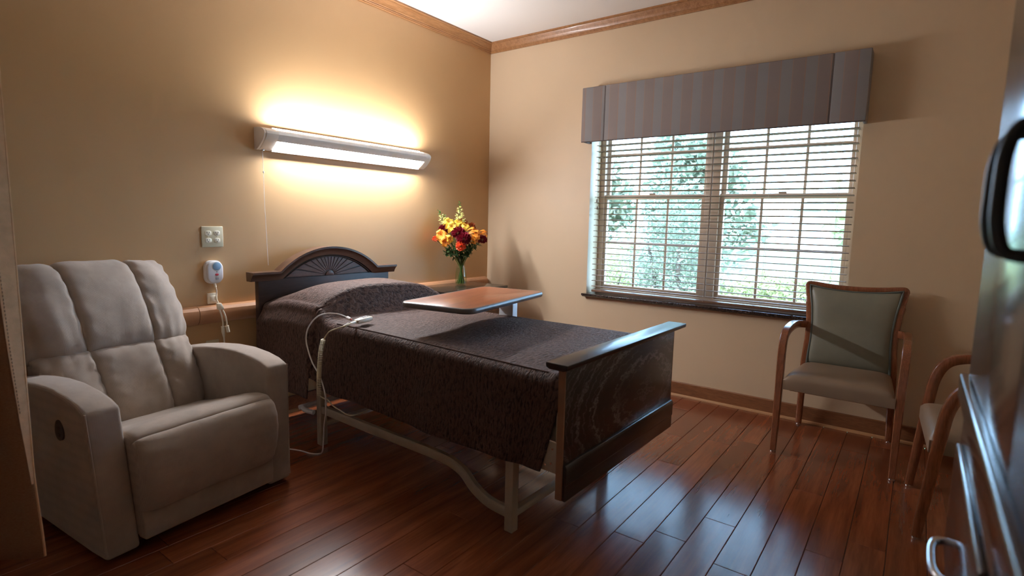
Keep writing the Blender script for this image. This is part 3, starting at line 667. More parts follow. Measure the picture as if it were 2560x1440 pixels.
# profile in (outward normal offset n, depth y): stepped ogee
prof = [(-.026, -.031), (-.026, -.036), (-.014, -.040), (-.002, -.048), (.010, -.058), (.014, -.066), (.026, -.066), (.026, .016), (-.026, .012)]
rings = []
for i, (x, z) in enumerate(line):
    def nrm(p, q): d = Vector((q[0] - p[0], q[1] - p[1])); d = d.normalized(); return Vector((-d.y, d.x))
    if i == 0: N = Vector((0, 1)); k = 1
    elif i == len(line) - 1: N = Vector((0, 1)); k = 1
    else:
        n1 = nrm(line[i - 1], line[i]); n2 = nrm(line[i], line[i + 1]); N = (n1 + n2).normalized(); k = min(1.6, 1 / max(.5, N.dot(n1)))
    rings.append([(x + N.x * o_ * k, y, z + N.y * o_ * k) for o_, y in prof])
m = len(prof); capm = MB().add([p for g in rings for p in g], [tuple(range(m))[::-1], tuple(range((len(rings) - 1) * m, len(rings) * m))] + [(i * m + j, i * m + (j + 1) % m, (i + 1) * m + (j + 1) % m, (i + 1) * m + j) for i in range(len(rings) - 1) for j in range(m)])
capm.build('cap_moulding', 'headwood', hb, ang=24)
# lunette board, bead and sunburst rays
lun = [((RA + .008) * math.sin(t_), zc + (RA + .008) * math.cos(t_)) for t_ in [lerp(-.83, .83, i / 30) for i in range(31)]]
lun = [(x, max(z, .866)) for x, z in lun]
MB().prism([(x, z) for x, z in lun], 'y', -.022, .010).build('lunette_board', 'espresso', hb)
bead = [(RA - .006) * 1.0, ]
amax = math.acos((.870 - zc) / (RA - .004))
MB().tube([((RA - .003) * math.sin(t_), -.028, zc + (RA - .003) * math.cos(t_)) for t_ in [lerp(-amax, amax, i / 36) for i in range(37)]], .0055, 6).build('arch_bead', 'espresso', hb)
NR = 15
def ray_hit(a):    # distance from hub along angle a to the lunette arc
    h0 = .868 - zc; dx, dz = math.cos(a), math.sin(a); b_ = h0 * dz; c_ = h0 * h0 - (RA - .012) ** 2
    return -b_ + math.sqrt(b_ * b_ - c_)
for i in range(NR):
    a0 = math.pi * (i + .075) / NR; a1 = math.pi * (i + .925) / NR
    a0 = max(a0, .012); a1 = min(a1, math.pi - .012)
    pts = [(.036 * math.cos(a0), .036 * math.sin(a0))] + [(ray_hit(lerp(a0, a1, k / 3)) * math.cos(lerp(a0, a1, k / 3)), ray_hit(lerp(a0, a1, k / 3)) * math.sin(lerp(a0, a1, k / 3))) for k in range(4)] + [(.036 * math.cos(a1), .036 * math.sin(a1))]
    MB().prism([(x, .869 + z) for x, z in pts], 'y', -.027, -.021).build('sunburst_ray', 'raywood', hb, bevel=.0012, seg=1)
MB().prism([(.030 * math.cos(math.pi * k / 10), .869 + .030 * math.sin(math.pi * k / 10)) for k in range(11)], 'y', -.029, -.021).build('sunburst_hub', 'raywood', hb, bevel=.002)
MB().box(-.46, .46, -.028, -.022, .858, .868).build('lunette_ledge', 'espresso', hb)
# footboard
FY = -2.11
fb = MB().box(-.478, .478, FY, FY + .028, .262, .742).build('footboard', 'cathedral', bed, bevel=.002)
for s_ in (-1, 1): MB().box(s_ * .481 - .003, s_ * .481 + .003, FY + .001, FY + .027, .264, .740).build('edge_band', 'edge_wood', fb)
MB().prism([(FY - .020, .742), (FY - .036, .748), (FY - .038, .766), (FY + .052, .766), (FY + .050, .748), (FY + .036, .742)], 'x', -.532, .532).build('cap_rail', 'espresso', fb, bevel=.004, seg=2)
MB().prism([(FY, .262), (FY - .011, .262), (FY - .011, .318), (FY - .014, .322), (FY - .014, .384), (FY - .009, .394), (FY, .396)], 'x', -.478, .478).build('kick_panel', 'espresso', fb, bevel=.0012)
for z_ in (.46, .54): MB().prism([(-.43 + .006 * math.cos(a), z_ + .006 * math.sin(a)) for a in [i * math.pi / 4 for i in range(8)]], 'y', FY - .003, FY).build('bolt', 'rubber', fb)
MB().box(-.445, .445, -2.03, -.05, .50, .675).build('mattress', 'mattress', bed, bevel=.03, seg=3)
MB().box(-.42, .42, -2.05, -.06, .44, .50).build('sleep_deck', 'steel_cream', bed, bevel=.005)
SQ = rsec(1, 1)
for s_ in (-1, 1):
    pth = catmull([(s_ * .384, -.50, .200), (s_ * .384, -.9, .196), (s_ * .384, -1.30, .197), (s_ * .384, -1.46, .192), (s_ * .384, -1.55, .168), (s_ * .384, -1.62, .115), (s_ * .384, -1.70, .082), (s_ * .384, -1.80, .073)], 8)
    MB().tube(pth, .020, sec=rsec(.8, 1.1), up=(0, 0, 1)).build('side_rail', 'steel_cream', bed, ang=30)
    MB().box(s_ * .384 - .020, s_ * .384 + .020, -1.835, -1.795, .0, .47).build('leg', 'steel_cream', bed, bevel=.003)
    MB().box(s_ * .384 - .020, s_ * .384 + .020, -.525, -.485, .0, .47).build('leg', 'steel_cream', bed, bevel=.003)
    MB().box(s_ * .452 - .003, s_ * .452 + .003, -2.088, -1.96, .340, .455).build('foot_bracket', 'steel_cream', bed, bevel=.002)
    MB().box(s_ * .452 - .003, s_ * .452 + .003, -2.088, -2.060, .455, .58).build('foot_bracket', 'steel_cream', bed, bevel=.002)
    for (y, z_) in ((-2.05, .43), (-2.045, .375), (-2.02, .41), (-2.02, .365)): MB().tube([(s_ * .453, y, z_), (s_ * .459, y, z_)], .0045, 8).build('bolt', 'chrome', bed)
MB().box(-.38, .38, -1.83, -1.80, .055, .085).build('cross_bar', 'steel_cream', bed, bevel=.003)
MB().box(-.38, .38, -.515, -.49, .10, .125).build('cross_bar', 'steel_cream', bed, bevel=.003)
MB().tube(catmull([(-.43, -.50, .19), (-.445, -.44, .195), (-.43, -.405, .20), (-.38, -.395, .20), (.38, -.395, .20), (.43, -.405, .20), (.445, -.44, .195), (.43, -.50, .19)], 6), .013, 8).build('bumper_tube', 'steel_white', bed)
MB().box(-.42, .42, -.42, -.39, .43, .47).build('cross_bar', 'steel_cream', bed, bevel=.003)
MB().box(-.36, .36, -2.09, -2.06, .30, .34).build('cross_bar', 'steel_cream', bed, bevel=.003)

# ------------------------------------------------------------------ bedspread with the pillow under it
def top_z(x, y):
    z = .700 + .004 * math.sin(3 * y + 4 * x)
    fx = max(0, 1 - abs(x / .475) ** 2.6) ** .62
    g = (.12 * sm(-.72, -.62, y) + .88 * sm(-.645, -.545, y)) * (1 - .42 * sm(-.30, -.03, y))
    return z + .168 * fx * g
def spread_pt(s_, y):
    """s_ in metres across, 0 at bed centre, negative = near side"""
    hw = .458; r_ = .045
    sg = -1 if s_ < 0 else 1; d = abs(s_)
    flat = hw - r_; arcl = r_ * math.pi / 2
    wav = .006 * math.sin(y * 7.5) + .004 * math.sin(y * 17 + 1)
    if d <= flat:
        x = sg * d; return Vector((x, y, top_z(x, y)))
    zt = top_z(sg * flat, y)
    if d <= flat + arcl:
        a = (d - flat) / r_; return Vector((sg * (flat + r_ * math.sin(a)), y, zt - r_ * (1 - math.cos(a))))
    k = d - flat - arcl
    out = .012 * k / .35 + wav * min(1, k / .15)
    head = sm(-.60, -.565, y) * .036 * min(1, k / .06)
    return Vector((sg * (hw + out + head + .006 * math.sin(y * 30) * min(1, k / .3) * .4), y, zt - r_ - k))
def drop(y, side):
    d = .458 - .045 + .045 * math.pi / 2 + .318 + .008 * math.sin(3.1 * y)
    if side < 0 and y > -.57: d += .045 + (top_z(-.413, y) - .70)
    return d
NSX, NSY = 150, 300
ys = [lerp(-2.085, -.045, j / NSY) for j in range(NSY + 1)]
vs = []; uvs = []
for y in ys:
    dn, df = drop(y, -1), drop(y, 1)
    for i in range(NSX + 1):
        s_ = lerp(-dn, df, i / NSX); p = spread_pt(s_, y)
        fd = sm(-2.03, -2.085, y)
        if fd > 0: p.z -= fd * (.05 + .03 * fd) * (1 - sm(.36, .52, abs(s_)))
        # soft sag and creases
        p.z += .004 * math.sin(9 * p.x + 5 * y) * (1 if abs(s_) < .4 else 0)
        kk_ = (abs(s_) - .4837) / .33
        if kk_ > 0 and y < -1.80: p.y += .085 * min(1.1, kk_) * sm(-1.80, -2.085, y)
        vs.append(p); uvs.append((s_, y))
fs = [(j * (NSX + 1) + i, j * (NSX + 1) + i + 1, (j + 1) * (NSX + 1) + i + 1, (j + 1) * (NSX + 1) + i) for j in range(NSY) for i in range(NSX)]
me = bpy.data.meshes.new('bedspread'); me.from_pydata([tuple(v_) for v_ in vs], [], fs)
ul = me.uv_layers.new(name='UVMap')
for lp in me.loops: ul.data[lp.index].uv = uvs[lp.vertex_index]
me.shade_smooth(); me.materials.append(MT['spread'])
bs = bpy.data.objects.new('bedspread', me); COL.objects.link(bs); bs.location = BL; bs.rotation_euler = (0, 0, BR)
md = bs.modifiers.new('thickness', 'SOLIDIFY'); md.thickness = .006; md.offset = -1
MB().tube([spread_pt(-.425, y) + Vector((0, 0, .001)) for y in [lerp(-2.0, -.72, i / 60) for i in range(61)]], .0035, 6).build('edge_seam', 'spread', bs)
tag(bs, 'dark brown quilted bedspread covering the bed and its pillow', 'bedspread')

# ------------------------------------------------------------------ bed remote and call cord on the bed
rm = thing('bed_remote', 'beige bed remote with a coiled cord on the bedspread', 'remote control', (-2.13, -.92, .712))
body = []
ux = Vector((.955, .295, 0)).normalized(); uy = Vector((-ux.y, ux.x, 0)); oc = Vector((-2.125, -.925, .722))
def loc(a, b, c): return tuple(oc + ux * a + uy * b + Vector((0, 0, c)))
sec = [(-.055, .014, .008), (-.045, .017, .011), (0, .021, .013), (.045, .023, .013), (.062, .018, .010)]
rg = []
for a, wd, ht in sec: rg.append([loc(a, wd * p, .006 + ht * q) for p, q in RSEC])
MB().add([p for g in rg for p in g], [tuple(range(12))[::-1], tuple(range(48, 60))] + [(i * 12 + j, i * 12 + (j + 1) % 12, (i + 1) * 12 + (j + 1) % 12, (i + 1) * 12 + j) for i in range(4) for j in range(12)]).build('handset', 'ivory', rm, ang=50)
for a in (.0, .02, .04):
    for b_ in (-.008, .008):
        MB().add([loc(a + dx, b_ + dy, zz) for zz in (.0185, .0205) for dx, dy in ((-.006, -.005), (.006, -.005), (.006, .005), (-.006, .005))], [(4, 5, 6, 7), (0, 1, 5, 4), (1, 2, 6, 5), (2, 3, 7, 6), (3, 0, 4, 7)]).build('button', 'grey_print', rm)
MB().tube([loc(-.055, 0, .006), loc(-.10, .0, .006)], [.007, .005], 8).build('strain_relief', 'ivory', rm)
lead = catmull([loc(-.10, 0, .006), (-2.262, -.966, .722), (-2.276, -.88, .690), (-2.279, -.846, .665), (-2.281, -.826, .640)], 8)
MB().tube(lead, .0035, 7).build('cord_lead', 'almond', rm)
MB().tube([(-2.231, -.955, .728), (-2.262, -.955, .716)], .007, 8).build('cord_collar', 'white_plastic', rm)
core = catmull([(-2.284, -.826, .640), (-2.286, -.806, .574), (-2.288, -.796, .492), (-2.289, -.792, .438), (-2.289, -.791, .351)], 60)
coil = []
turns = 40; K = 560
for i in range(K + 1):
    t_ = i / K; p = core[int(t_ * (len(core) - 1))]; a = 2 * math.pi * turns * t_
    coil.append(p + Vector((math.cos(a) * .0095, math.sin(a) * .0095, 0)))
MB().tube(coil, .0027, 5, up=(0, 0, 1)).build('coiled_cord', 'almond', rm)
MB().tube(catmull([(-2.289, -.800, .350), (-2.278, -.822, .338), (-2.272, -.835, .335), (-2.262, -.86, .31), (-2.252, -.90, .293), (-2.238, -.99, .281), (-2.10, -1.0, .30)], 6), .003, 6).build('cord_tail', 'almond', rm)
cc = thing('call_button_lead', 'thin white call button lead looping off the bed edge to the floor', 'call button', (-2.27, -.75, 0))
MB().tube(catmull([(-2.150, -.845, .733), (-2.17, -.79, .748), (-2.215, -.755, .752), (-2.262, -.742, .737), (-2.284, -.704, .683), (-2.286, -.686, .626), (-2.286, -.698, .574), (-2.284, -.732, .508), (-2.278, -.779, .452), (-2.280, -.812, .403), (-2.280, -.830, .353), (-2.276, -.824, .309), (-2.262, -.803, .25), (-2.25, -.772, .188), (-2.245, -.755, .102), (-2.240, -.735, .03), (-2.238, -.70, .006), (-2.262, -.660, .005), (-2.275, -.590, .005), (-2.305, -.515, .005), (-2.36, -.42, .005), (-2.42, -.30, .005)], 7), .0036, 7).build('cable', 'white_plastic', cc)
MB().tube([(-2.152, -.842, .733), (-2.172, -.895, .733)], [.009, .0075], 10).build('call_button', 'white_plastic', cc)
MB().tube([(-2.172, -.895, .733), (-2.176, -.905, .733)], [.004, .003], 8).build('button_tip', 'red_pad', cc)

# ------------------------------------------------------------------ overbed table
ot = thing('overbed_table', 'overbed table with cherry laminate top above the bed', 'table', (-1.72, -1.335, 0), R(8.6), local=True)
def roundrect(hx_, hy_, r_, n=6):
    out = []
    for sx_, sy_, a0 in ((1, 1, 0), (-1, 1, 90), (-1, -1, 180), (1, -1, 270)):
        out += [(sx_ * (hx_ - r_) + r_ * math.cos(R(a0 + 90 * k / n)), sy_ * (hy_ - r_) + r_ * math.sin(R(a0 + 90 * k / n))) for k in range(n + 1)]
    return out
MB().prism(roundrect(.382, .190, .045), 'z', .827, .850).build('table_top', 'laminate', ot, bevel=.002)
band = roundrect(.386, .194, .049, 8)
MB().tube([(x, y, .8375) for x, y in band], 1, sec=[(-.006, -.0125), (.002, -.0125), (.006, -.008), (.0075, 0), (.006, .008), (.002, .0125), (-.006, .0125)], closed=True, up=(0, 0, 1)).build('edge_band', 'edge_band', ot, ang=60)
cx, cy = .395, .035
MB().prism([(x, y) for x, y in ((cx - .03, cy - .045), (cx + .03, cy - .045), (cx + .03, cy + .045), (cx - .03, cy + .045))], 'z', .08, .80).build('column', 'steel_white', ot, bevel=.004)
MB().prism([(cy - .045, .770), (cy - .05, .826), (cy + .05, .826), (cy + .045, .770)], 'x', cx - .22, cx + .032).build('support_arm', 'steel_white', ot, bevel=.003)
MB().box(cx - .27, cx + .03, cy - .16, cy - .12, .04, .075).build('base_runner', 'steel_white', ot, bevel=.004)
MB().box(cx - .27, cx + .03, cy + .12, cy + .16, .04, .075).build('base_runner', 'steel_white', ot, bevel=.004)
MB().box(cx - .03, cx + .03, cy - .12, cy + .12, .04, .08).build('base_bar', 'steel_white', ot, bevel=.004)
for dx in (-.25, .01):
    for dy in (-.14, .14): MB().tube([(cx + dx, cy + dy - .012, .021), (cx + dx, cy + dy + .012, .021)], .021, 12).build('caster', 'rubber', ot)

# ------------------------------------------------------------------ nightstand
ns = thing('nightstand', 'wooden nightstand with dark top in the corner beside the bed', 'nightstand', (-.672, -.27, 0))
MB().box(-1.012, -.332, -.485, -.056, .700, .720).build('top', 'ns_top', ns, bevel=.003)
MB().box(-.995, -.350, -.455, -.062, .06, .700).build('body', 'ns_body', ns, bevel=.003)
MB().box(-.985, -.36, -.435, -.075, .0, .06).build('plinth', 'espresso', ns, bevel=.002)
for i in range(3):
    z0 = .075 + i * .208; dr = MB().box(-.988, -.357, -.474, -.455, z0, z0 + .198).build('drawer', 'ns_body', ns, bevel=.005)
    MB().tube(catmull([(-.72, -.474, z0 + .10), (-.715, -.498, z0 + .10), (-.672, -.503, z0 + .10), (-.63, -.498, z0 + .10), (-.625, -.474, z0 + .10)], 5), .004, 7).build('pull', 'chrome', dr)
MB().box(-.354, -.346, -.452, -.066, .075, .690).build('corner_strip', 'shoe_trim', ns, bevel=.001)

# ------------------------------------------------------------------ vase and flowers
VX, VY, VZ = -.585, -.205, .720
vz = thing('flower_vase', 'clear glass hourglass vase standing on the nightstand', 'vase', (VX, VY, VZ))
vp = [(.030, .000), (.044, .003), (.047, .02), (.0475, .06), (.045, .10), (.038, .135), (.034, .155), (.036, .18), (.045, .205), (.055, .222)]
MB().lathe([(r_, z_) for r_, z_ in vp] + [(r_ - .003, z_) for r_, z_ in vp[::-1][:-1]] + [(.026, .006)], (VX, VY, VZ), 28).build('glass_body', 'vase_glass', vz, ang=60)
MB().lathe([(.028, .007)] + [(r_ - .0036, z_) for r_, z_ in vp[2:6]] + [(.0, .1355)], (VX, VY, VZ), 24).build('water', 'water', vz, ang=60)
rt = cr.copy(); rt.z = 0; rt.normalize(); fw = Vector((-rt.y, rt.x, 0))       # across / away, as the bouquet faces the room
PXM = .00318                                                                # metres per photo pixel at the vase
def fpos(px, py, dep=0.0):
    return Vector((VX, VY, 0)) + rt * ((px - 1149) * PXM) + fw * dep + Vector((0, 0, 1.135 - (py - 590) * PXM * 1.0))
def stem_path(p):
    neck = Vector((VX, VY, VZ + .16)) + (Vector((p.x - VX, p.y - VY, 0))) * .10
    foot_ = Vector((VX, VY, VZ + .012)) - Vector((p.x - VX, p.y - VY, 0)) * .14 + Vector((random.uniform(-.015, .015), random.uniform(-.015, .015), 0))
    return catmull([foot_, neck, neck.lerp(p, .5) + Vector((0, 0, .02)), p], 6)
def frame(d):
    d = d.normalized(); s_ = d.cross(Vector((0, 0, 1)) if abs(d.z) < .95 else Vector((1, 0, 0))).normalized(); return d, s_, s_.cross(d)
def petal_mesh(L, W, curl, name='petal', cup=.25):
    b = MB()
    def fn(a, t_):
        wd = W * math.sin(math.pi * min(1, t_ * .93 + .07)) ** .8
        x = (a - .5) * wd; ang = curl * t_ * t_
        r_ = L * t_ * math.cos(ang * .5) ; h = L * t_ * math.sin(.9 - ang)
        return Vector((r_ * math.cos(.55), x, h + cup * abs(a - .5) * wd))
    b.sheet(fn, 4, 7); return b.mesh(name)
PET = {}
def lily(px, py, dep, dirv, mat, label, size=.05):
    size *= 1.35
    p = fpos(px, py, dep); t_ = thing('lily', label, 'flower', tuple(p), 0, 'flowers in the vase')
    key = (mat, round(size, 3))
    if key not in PET: PET[key] = petal_mesh(size, size * .52, 1.7); PET[key].materials.append(MT[mat])
    d, s_, u_ = frame(Vector(dirv))
    for k in range(6):
        o = link('petal', PET[key], None, t_); a = k * math.pi / 3 + random.uniform(-.15, .15)
        xx = s_ * math.cos(a) + u_ * math.sin(a); yy = d.cross(xx)
        sc = 1.0 if k % 2 else .88
        o.matrix_basis = Matrix.Translation(p) @ Matrix(((xx.x, yy.x, d.x, 0), (xx.y, yy.y, d.y, 0), (xx.z, yy.z, d.z, 0), (0, 0, 0, 1))) @ Matrix.Scale(sc, 4)
    b = MB()
    for k in range(5):
        a = k * 1.257; q = p + d * size * .55 + (s_ * math.cos(a) + u_ * math.sin(a)) * size * .18
        b.tube([p + d * .004, q], .0009, 4).tube([q - s_ * .004, q + s_ * .004], .0016, 5)
    b.build('stamens', 'rust', t_)
    MB().tube(stem_path(p), .0026, 6).build('stem', 'stem', t_)
def ruffle(px, py, dep, rad, mat, label, kind, n=46, seed=0):
    rad *= 1.18; n = int(n * 1.5)
    rng = random.Random(seed); p = fpos(px, py, dep); t_ = thing(kind, label, 'flower', tuple(p), 0, 'flowers in the vase')
    b = MB()
    for k in range(n):
        z_ = lerp(-.35, 1, (k + .5) / n); a = k * 2.39996; rr = math.sqrt(max(0, 1 - z_ * z_))
        vdir = (-fw * .55 + Vector((0, 0, .6))).normalized(); d, s_, u_ = frame(vdir)
        n_ = d * z_ + (s_ * math.cos(a) + u_ * math.sin(a)) * rr
        q = p + n_ * rad * rng.uniform(.78, 1.0); nn_, e, g = frame(n_); w_ = rad * .40
        tw = rng.uniform(0, 3.1); e2 = e * math.cos(tw) + g * math.sin(tw); g2 = nn_.cross(e2)
        c0 = p + n_ * rad * .25
        b.add([c0, q - e2 * w_ * .6 + g2 * w_ * .25, q + n_ * w_ * .35 - e2 * w_ * .2, q + n_ * w_ * .30 + e2 * w_ * .25 - g2 * w_ * .2, q + e2 * w_ * .6 + g2 * w_ * .2], [(0, 1, 2), (0, 2, 3), (0, 3, 4)])
    b.build('blossom', mat, t_, smooth=False, weld=False)
    MB().tube(stem_path(p), .0026, 6).build('stem', 'stem', t_)
def snapdragon(px0, py0, px1, py1, dep, label, n=15, seed=0):
    rng = random.Random(seed); a_ = fpos(px0, py0, dep); b_ = fpos(px1, py1, dep); t_ = thing('snapdragon', label, 'flower', tuple(a_), 0, 'flowers in the vase')
    MB().tube(stem_path(a_)[:-1] + [a_, a_.lerp(b_, .5), b_], .0022, 6).build('stem', 'stem', t_)
    for k in range(n):
        f_ = k / (n - 1); c = a_.lerp(b_, f_); s_ = lerp(.036, .009, f_ ** .8); an = k * 2.4
        o_ = (rt * math.cos(an) + fw * math.sin(an)) * s_ * .75; c = c + o_
        m = MB()
        d = (o_ + Vector((0, 0, .006))).normalized(); dd, e, g = frame(d)
        for th, sc in ((.5, 1.0), (-.6, .9), (1.9, .8), (-2.0, .75), (3.1, .7)):
            q = c + (e * math.cos(th) + g * math.sin(th)) * s_ * .55 * sc + d * s_ * .45
            m.add([c - d * s_ * .4, q + e * s_ * .32, q + d * s_ * .30, q - e * s_ * .32], [(0, 1, 2), (0, 2, 3)])
        m.lathe([(s_ * .18, -s_ * .3), (s_ * .34, 0), (s_ * .22, s_ * .35)], tuple(c), 6)
        m.build('floret', 'snap' if f_ < .72 else 'stem', t_, smooth=False, weld=False)
snapdragon(1144, 560, 1143, 514, .02, 'upright pale yellow snapdragon rising above the bouquet', 15, 1)
snapdragon(1108, 572, 1092, 536, .0, 'leaning pale yellow snapdragon at the upper left of the bouquet', 13, 2)
snapdragon(1114, 575, 1104, 545, .03, 'short whitish snapdragon beside the leaning one', 10, 3)
lily(1118, 566, -.02, (-.3, -.7, .6), 'lily_ye', 'yellow lily at the top left of the bouquet', .055)
lily(1127, 577, -.05, (-.45, -.6, .35), 'lily_ye', 'yellow lily just left of the burgundy bloom', .052)
lily(1140, 567, .02, (-.2, -.5, .9), 'lily_ye', 'yellow lily at the top centre of the bouquet', .05)
lily(1158, 575, .0, (-.1, -.6, .8), 'lily_ye', 'yellow lily right of the bouquet centre', .05)
lily(1101, 596, -.05, (-.75, -.55, .25), 'lily_or', 'orange lily on the left side of the bouquet', .06)
lily(1112, 612, -.09, (-.5, -.75, -.15), 'lily_or', 'orange lily low on the left of the bouquet', .055)
lily(1122, 606, -.08, (-.2, -.9, .05), 'lily_ye', 'yellow lily low on the left of the bouquet', .045)
lily(1180, 588, -.02, (.25, -.8, .45), 'lily_or', 'orange lily at the upper right of the bouquet', .055)
lily(1189, 594, -.04, (.4, -.85, .1), 'lily_or', 'orange lily at the right of the bouquet', .05)
lily(1184, 606, -.06, (.2, -.9, -.3), 'lily_or', 'orange lily low on the right of the bouquet', .045)
lily(1204, 592, .02, (.85, -.4, .2), 'lily_or', 'half-open orange lily at the far right of the bouquet', .045)
ruffle(1105, 584, .0, .036, 'mum', 'burgundy bloom at the left of the bouquet', 'chrysanthemum', 46, 1)
ruffle(1143, 591, -.06, .044, 'mum', 'burgundy bloom at the centre of the bouquet', 'chrysanthemum', 56, 2)
ruffle(1158, 604, -.09, .046, 'mum', 'large burgundy bloom low in the bouquet centre', 'chrysanthemum', 60, 3)
ruffle(1201, 606, .0, .033, 'mum', 'burgundy bloom at the right edge of the bouquet', 'chrysanthemum', 44, 4)
ruffle(1151, 622, -.11, .034, 'carn', 'coral carnation at the bottom centre of the bouquet', 'carnation', 44, 5)
ruffle(1085, 607, -.02, .022, 'carn', 'coral carnation bud at the left edge of the bouquet', 'carnation', 26, 6)
ruffle(1152, 566, .06, .028, 'rust', 'rust bloom behind the yellow lilies', 'chrysanthemum', 36, 7)
ruffle(1172, 575, .06, .030, 'rust', 'rust bloom behind the right orange lilies', 'chrysanthemum', 36, 8)
def sprig(px, py, dep, label, seed, n=16, L=.04):
    rng = random.Random(seed); p = fpos(px, py, dep); t_ = thing('leaf_sprig', label, 'foliage', tuple(p), 0, 'greenery in the vase')
    pth = stem_path(p); MB().tube(pth, .002, 6).build('stem', 'stem', t_)
    b = MB()
    for k in range(n):
        f_ = k / n; q = pth[11 + int(f_ * 7)] if len(pth) > 18 else pth[-1]; q = q.lerp(p, f_)
        d = Vector((rng.gauss(0, 1), rng.gauss(0, 1), rng.gauss(.1, .6))).normalized(); dd, e, g = frame(d); l_ = L * rng.uniform(.6, 1.2)
        b.add([q, q + d * l_ * .5 + e * l_ * .16, q + d * l_, q + d * l_ * .5 - e * l_ * .16], [(0, 1, 2, 3)])
    b.build('leaves', 'leaf', t_, smooth=False, weld=False)
for i, (px, py, dp, lb) in enumerate(((1120, 632, -.06, 'dark leafy sprig under the left lilies'), (1138, 630, -.10, 'dark leafy sprig left of the coral carnation'), (1165, 632, -.08, 'dark leafy sprig right of the coral carnation'), (1178, 622, -.03, 'dark leafy sprig under the right lilies'), (1150, 640, -.04, 'dark leafy sprig at the vase mouth'), (1112, 640, -.02, 'pale fern sprig drooping at the lower left of the bouquet'), (1148, 605, .05, 'dark leafy sprig behind the bouquet'), (1185, 614, .04, 'dark leafy sprig at the right back of the bouquet'))):
    sprig(px, py, dp, lb, 40 + i, 46, .058)

# ------------------------------------------------------------------ guest chairs (local: front = -y)
gc = thing('guest_chair', 'wooden armchair with sage back standing below the right end of the window', 'chair', (-.352, -2.845, 0), R(-90), 'wooden guest armchairs', local=True)
stile = catmull([(0, .285, 0), (0, .255, .20), (0, .222, .42), (0, .226, .58), (0, .252, .76), (0, .282, .885)], 8)
def stile_at(z_):
    for a, b in zip(stile, stile[1:]):
        if a.z <= z_ <= b.z: return a.lerp(b, (z_ - a.z) / (b.z - a.z)).y
    return stile[-1].y
def halfw(z_): return interp([(0, .236), (.42, .224), (.56, .214), (.66, .214), (.76, .224), (.84, .240), (.90, .249)], z_)
for s_ in (-1, 1):
    pth = catmull([(s_ * .272, -.290, .012), (s_ * .272, -.270, .22), (s_ * .274, -.249, .44), (s_ * .276, -.234, .55), (s_ * .277, -.200, .622), (s_ * .277, -.142, .653), (s_ * .276, -.05, .664), (s_ * .274, .08, .664), (s_ * .266, .18, .655), (s_ * .242, .232, .650)], 7)
    n_ = len(pth); rad = [lerp(.0165, .0215, min(1, i / 14)) for i in range(n_)]
    MB().tube(pth, rad, sec=[(a * .98, b * .88) for a, b in ((-1, -.8), (-.8, -1), (.8, -1), (1, -.8), (1, .8), (.8, 1), (-.8, 1), (-1, .8))], up=(1, 0, 0)).build('arm_and_front_leg', 'cherry', gc, ang=45)
    pth = [Vector((s_ * halfw(p.z), p.y, max(.012, p.z))) for p in stile]
    MB().tube(pth, [lerp(.016, .019, min(1, p.z / .4)) - (.005 if p.z > .8 else 0) for p in stile], sec=rsec(.85, 1.05), up=(1, 0, 0)).build('back_leg', 'cherry', gc, ang=45)
    for (x, y) in ((s_ * .272, -.290), (s_ * .236, .285)): MB().lathe([(.014, 0), (.016, .004), (.015, .012)], (x, y, 0), 12).build('glide', 'chrome', gc)
def backpt(a, b, inset=.009):
    z_ = lerp(.41, .885, b); hw = halfw(z_) - inset
    x = lerp(-hw, hw, a); zt = .896 - inset - .017 * (1 - (2 * a - 1) ** 2)
    zz = lerp(.41, zt + .008 * abs(2 * a - 1) ** 3, b)
    return Vector((x, stile_at(min(.884, zz)) - .004, zz))
def backpad(a, b):
    P = backpt(a, b); return (P, Vector((0, -1, .15)))
MB().pad(backpad, 20, 26, .038, .022, 5, .5, 0, 1).build('backrest', 'vinyl_green', gc, ang=80)
top = catmull([(-.247, 0, .878), (-.243, 0, .893), (-.222, 0, .897), (-.12, 0, .886), (0, 0, .881), (.12, 0, .886), (.222, 0, .897), (.243, 0, .893), (.247, 0, .878)], 6)
MB().tube([(p.x, stile_at(min(.884, p.z)) + .0, p.z) for p in top], .0135, sec=rsec(1.15, .75), up=(0, 1, 0)).build('top_rail', 'cherry', gc, ang=45)
pip = [backpt(0, t_, .014) for t_ in [i / 16 for i in range(17)]] + [backpt(t_, 1, .014) for t_ in [i / 14 for i in range(1, 15)]] + [backpt(1, t_, .014) for t_ in [1 - i / 16 for i in range(1, 17)]]
MB().tube([p + Vector((0, -.012, 0)) for p in pip], .0065, 8).build('piping', 'vinyl_piping', gc, ang=60)
def seatfn(a, b):
    y = lerp(-.280, .205, b); hw = lerp(.252, .222, b); x = lerp(-hw, hw, a); return (Vector((x, y, .410 - .012 * b)), Vector((0, 0, 1)))
MB().pad(seatfn, 22, 22, .042, .052, 8, .42, 0, 2).build('seat', 'vinyl_taupe', gc, ang=60)
MB().box(-.225, .225, -.235, .19, .343, .362).build('seat_frame', 'cherry', gc, bevel=.004)
g2 = copy_tree(gc); g2.location = (-.916, -3.490, 0); g2.rotation_euler = (0, 0, R(183.3)); g2['label'] = 'wooden armchair half hidden behind the dark wardrobe'

